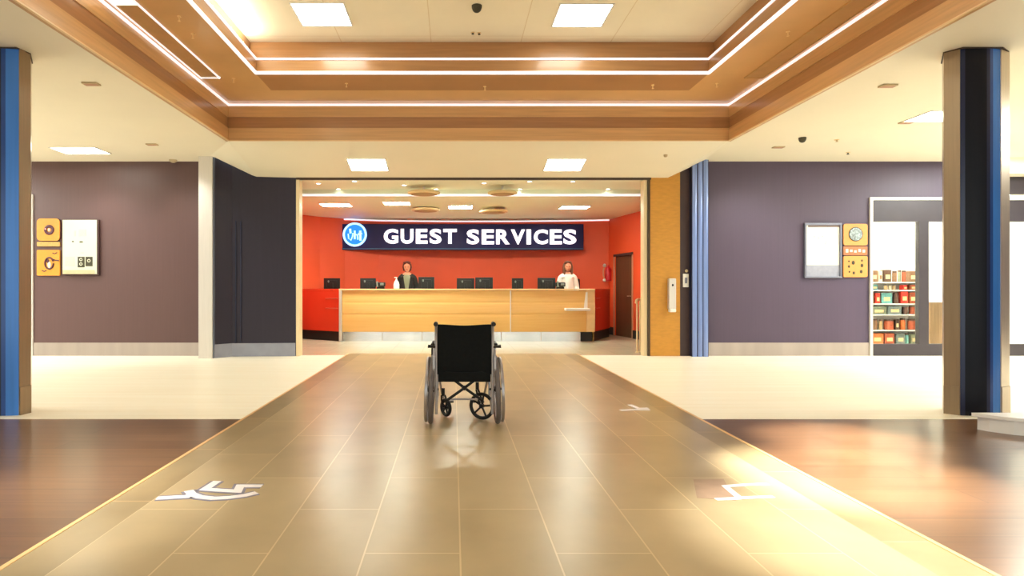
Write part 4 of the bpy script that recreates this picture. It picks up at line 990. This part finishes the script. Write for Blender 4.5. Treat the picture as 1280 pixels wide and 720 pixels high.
for xx, lb in ((460, 'square light panel in the sloping ceiling before the opening, above the logo'), (705.5, 'square light panel in the sloping ceiling before the opening, above the word SERVICES')):
    dd = 10.6; zz = ZL - 0.196 * (dd - 9.67)
    troffer('sloped_ceiling_light', PX(xx, dd), dd, zz - 0.002, 0.62, 0.5, lb, tl)
# service room
for xa, xb2, yy, lb in ((402, 438, 256, 'recessed light panel in the service room ceiling nearest the logo'), (480, 512, 254, 'recessed light panel in the service room ceiling above the letters GUE'),
                        (561, 590, 258.5, 'recessed light panel in the service room ceiling between the words of the sign'), (701, 735, 259, 'recessed light panel in the service room ceiling above the sign end')):
    Xc, dd = CE((xa + xb2) / 2, yy, 1.83)
    troffer('service_light', Xc, dd, RZ, PX(xb2, dd) - PX(xa, dd), 0.45, lb, m=M_panel2)
discs = [(530, 243, 12.0, 0.31), (628, 243, 12.0, 0.28), (532, 264, 14.2, 0.32), (617, 266, 14.2, 0.32)]
dlb = ['round cream ceiling disc above the word GUEST, nearer the opening', 'round cream ceiling disc above the word SERVICES, nearer the opening', 'round cream ceiling disc above the word GUEST, nearer the red wall', 'round cream ceiling disc above the word SERVICES, nearer the red wall']
for (xx, yy, dd, r), lb in zip(discs, dlb):
    z = PZ(yy, dd); top = (BZ if dd < YR else RZ) - z
    t = thing('ceiling_disc', lb, 'ceiling disc', (PX(xx, dd), dd, z), 'round discs under the service room ceiling')
    MB().lathe([(r * 0.85, 0), (r, 0.015), (r, 0.04), (r * 0.9, 0.055)], seg=32).build('disc', M_ringgold, t, smooth=True)
    MB().lathe([(r * 0.7, -0.006), (r * 0.8, -0.001)], seg=32).build('underside', mat('disc_underside', (170, 138, 92), 0.6), t, smooth=True)
    MB().cyl((0, 0, 0.055), (0, 0, top), 0.02, 10).build('stem', M_white, t)
def downlight(x, y, z, r, label, glow, name='recessed_downlight', power=0, spot=None, tilt=None, blend=0.8, size=0.06, radius=0.08):
    t = thing(name, label, 'downlight', (x, y, z), None)
    MB().torus((0, 0, -0.004), r, 0.010, 'Z', 24, 8).build('ring', M_white, t, smooth=True)
    MB().lathe([(r * 0.95, -0.004), (r * 0.9, -0.001)], seg=24).build('lens', M_panel if glow else M_tan, t)
    if power:
        L = bpy.data.lights.new('lamp', 'SPOT'); L.energy = power; L.color = (1.0, 1.0, 0.92); L.spot_size = spot or 2.4; L.spot_blend = blend; L.shadow_soft_size = radius
        o = bpy.data.objects.new('lamp', L); COL.objects.link(o); o.parent = t; o.location = (0, 0, -0.02 - radius if radius < .1 else -0.12)
        if tilt:
            dv = Vector(tilt) - Vector((x, y, z)); o.rotation_euler = dv.to_track_quat('-Z', 'Y').to_euler()
    return t
k = 0
names = ['nearest the jamb', 'above the logo, nearer the opening', 'above the logo edge', 'over the letter G', 'over the letter S of GUEST', 'between the two near discs', 'beside the second near disc', 'over the second word, nearer the opening', 'over the sign end', 'nearest the golden panel']
for (xx, yy), nm in zip(((398, 229), (443, 225.5), (423, 237), (505, 231), (545, 237), (605, 228.5), (650, 237), (662, 226.5), (716, 226.5), (760, 236)), names):
    Xc, dd = CE(xx, yy, 1.95)
    if dd < 11.35: dd = 11.35; Xc = PX(xx, dd)
    if dd > 12.25: dd = 12.25; Xc = PX(xx, dd)
    downlight(Xc, dd, BZ, 0.05, 'small recessed downlight in the service bulkhead, ' + nm, True, 'service_downlight')

# low ceiling: slot vents / downlights with their lamps
PWR = 330
for (xx, yy), lb in (((114, 104), 'small slot fitting in the low ceiling near the column by the notice board'), ((190, 180), 'small slot fitting in the low ceiling above the mauve wall, farther from the coffer'),
                     ((1110, 106.5), 'small slot fitting in the low ceiling near the column by the plinth'), ((1133, 152.5), 'bright-edged slot fitting in the low ceiling by the lit panel'), ((973, 183.5), 'small slot fitting in the low ceiling above the violet wall')):
    Xc, dd = CE(xx, yy, 2.28)
    t = thing('slot_fitting', lb, 'ceiling fitting', (Xc, dd, ZL), 'slot fittings in the low ceiling')
    MB().box(-0.085, 0.085, -0.05, 0.05, -0.018, -0.001, 0.005).build('frame', M_tan, t)
    MB().box(-0.07, 0.07, -0.035, 0.035, -0.020, -0.0181).build('slot', M_doorframe, t)
Xc, dd = CE(218, 200.5, 2.28)
t = thing('smoke_detector', 'tiny round ceiling sensor over the mauve wall beside the pale column', 'sensor', (Xc, 11.1, ZL))
MB().lathe([(0.03, -0.05), (0.06, -0.03), (0.07, -0.001)], seg=20).build('body', M_tan, t, smooth=True)
# long lit panels
Xc, dd = CE(101, 188, 2.28)
troffer('long_ceiling_light', Xc, dd, ZL, 0.72, 0.45, 'long light panel in the low ceiling above the notice board')
Xc, dd = CE(1166, 145, 2.28)
troffer('long_ceiling_light', Xc + 0.1, dd, ZL, 0.6, 0.5, 'light panel in the low ceiling partly behind the column by the plinth')
# dome cameras and sensors
def dome(x, y, z, r, label, m=M_ink, base=M_white):
    t = thing('dome_camera', label, 'camera', (x, y, z))
    MB().lathe([(r * 1.05, -0.03), (r * 1.1, -0.001)], seg=24).build('base', m, t, smooth=True)
    MB().ball((0, 0, -0.03), (r, r, r * 0.95), 18).build('dome', m, t, smooth=True)
Xc, dd = CE(596, 7, 3.30); dome(Xc, dd, ZU, 0.055, 'black dome camera hanging from the upper ceiling between the two square lights')
Xc, dd = CE(1003, 172, 2.28); dome(Xc, dd, ZL, 0.05, 'dark dome camera on the low ceiling above the violet wall')
def small(name, xx, yy, rel, z, label, r=0.03, h=0.05, m=M_tan):
    Xc, dd = CE(xx, yy, rel)
    t = thing(name, label, 'sprinkler' if 'sprinkler' in name else 'sensor', (Xc, dd, z), None)
    MB().lathe([(r, -0.008), (r, -0.001)], seg=16).build('escutcheon', M_counter_top, t)
    MB().cyl((0, 0, -h), (0, 0, -0.008), r * 0.35, 8).lathe([(r * 0.5, -h - 0.006), (r * 0.75, -h - 0.002), (r * 0.5, -h)], seg=12).build('head', m, t)
for (xx, yy), lb in (((591, 40.5), 'tiny dark sensor below the black dome camera, nearer the glowing cove'), ((599, 41), 'tiny dark sensor below the black dome camera, farther from the glowing cove')):
    small('ceiling_sensor', xx, yy, 3.30, ZU, lb, 0.025, 0.02, M_ink)
for (xx, yy), lb in (((433, 104), 'sprinkler head in the wooden soffit above the word GUEST side'), ((606, 108), 'sprinkler head in the wooden soffit at the middle of the back tier'), ((816, 106), 'sprinkler head in the wooden soffit above the golden panel'),
                     ((224, 20), 'sprinkler head in the wooden soffit nearest the slot light'), ((241, 42), 'sprinkler head in the wooden soffit along the slot light, farther one'), ((292, 98), 'sprinkler head at the soffit corner beside the slot light end'),
                     ((985, 39), 'sprinkler head in the wooden soffit along the unlit slot diffuser'), ((896, 104), 'sprinkler head at the soffit corner beside the unlit slot diffuser')):
    small('sprinkler_head', xx, yy, 2.85, ZS, lb, 0.022, 0.05, M_counter_top)
for (xx, yy), lb in (((1046, 174.5), 'pale round sensor on the low ceiling beside the dark dome camera'), ((1060, 190.5), 'small dark sensor on the low ceiling nearest the framed poster')):
    small('ceiling_sensor', xx, yy, 2.28, ZL, lb, 0.035, 0.03, M_tan if yy < 180 else M_ink)
dd = 10.2; zz = ZL - 0.196 * (dd - 9.67)
t = thing('ceiling_sensor', 'tiny sensor on the sloping ceiling above the golden panel', 'sensor', (PX(832, dd), dd, zz - 0.003))
MB().lathe([(0.02, -0.035), (0.03, -0.02), (0.032, 0.005)], seg=16).build('body', M_tan, t, smooth=True)

# ------------------------------------------------------------------ lamps out of frame and general light
def area(x, y, z, sx, sy, e, col=(.96, 1, 0.94), rot=(0, 0, 0)):
    L = bpy.data.lights.new('area', 'AREA'); L.shape = 'RECTANGLE'; L.size = sx; L.size_y = sy; L.energy = e; L.color = col
    o = bpy.data.objects.new('area_fill_lamp', L); COL.objects.link(o); o.location = (x, y, z); o.rotation_euler = rot; return o
# unseen panels added for their light, over the viewer and the far sides
for (x, y) in ((-1.3, 4.0), (2.0, 4.0), (-1.3, 0.6), (2.0, 0.6)):
    troffer('overhead_fill_light', x, y, ZU, 0.6, 0.6, 'added unseen square light panel high above the near path, %s and %s' % ('cove side' if x < 0 else 'far side from the cove', 'farther' if y > 2 else 'nearer'))
W_SIDE = 1
for x in (-9.6, 9.4):
    for y in (6.8, 9.4):
        area(x, y, ZL - 0.02, 1.2, 1.2, 170)  # unseen side lamps added to brighten the pale floors
for (x, y, e, sp) in ((3.1, 5.0, 3600, 0.36), (2.62, 4.05, 4600, 0.44), (2.02, 3.1, 1700, 0.46), (-2.6, 4.4, 900, 0.5), (-2.3, 3.4, 750, 0.55)):  # unseen downlights added to make the bright streaks on the floor
    downlight(x if x < S3X1 else 3.3, y, ZU, 0.08, 'added unseen narrow downlight high above the %s, %s' % ('bright patch of floor' if x > 0 else 'dark floor border', 'farthest' if y > 4.5 else 'middle' if y > 4 else 'nearest'), True, 'added_accent_downlight', e, sp, (x, y, 0), 1.0)

# wash spots without fixtures, added to light the two mauve walls
for x, yw_ in ((-4.75, 9.89), (5.2, 10.05), (-6.17, 10.3), (6.45, 8.3)):   # at the slot fittings and long panels
    L = bpy.data.lights.new('wash', 'SPOT'); L.energy = 60; L.color = (1, .97, .9); L.spot_size = 1.7; L.spot_blend = 1; L.shadow_soft_size = 0.1
    o = bpy.data.objects.new('added_wash_lamp', L); COL.objects.link(o); o.location = (x, yw_, ZL - 0.13)
    o.rotation_euler = (Vector((x, 11.3, 1.0)) - Vector(o.location)).to_track_quat('-Z', 'Y').to_euler()
# light over the pale floors
for x, y in ((-7.3, 7.2), (-4.2, 8.4), (5.6, 8.6), (8.0, 7.2), (-3.9, 6.9), (3.9, 8.0)):
    pass

w = bpy.data.worlds.new('World'); SC.world = w; w.use_nodes = True
bg = w.node_tree.nodes['Background']; bg.inputs[0].default_value = (0.93, 1.0, 0.93, 1); bg.inputs[1].default_value = 1.3

# ------------------------------------------------------------------ camera
cam = bpy.data.cameras.new('camera'); co = bpy.data.objects.new('camera', cam); COL.objects.link(co)
co.location = (0, 0, H); co.rotation_euler = (PI / 2, 0, 0)
cam.sensor_width = 36; cam.lens = F / 1280 * 36
cam.shift_x = (640 - VX) / 1280; cam.shift_y = (VY - 360) / 1280
cam.clip_start = 0.05
SC.camera = co
vs = SC.view_settings
vs.view_transform = 'Standard'; vs.look = 'None'; vs.exposure = 0.60; vs.gamma = 1.0
vs.use_curve_mapping = False
SC.cycles.use_denoising = True
SC.cycles.max_bounces = 10; SC.cycles.diffuse_bounces = 5; SC.cycles.sample_clamp_indirect = 6
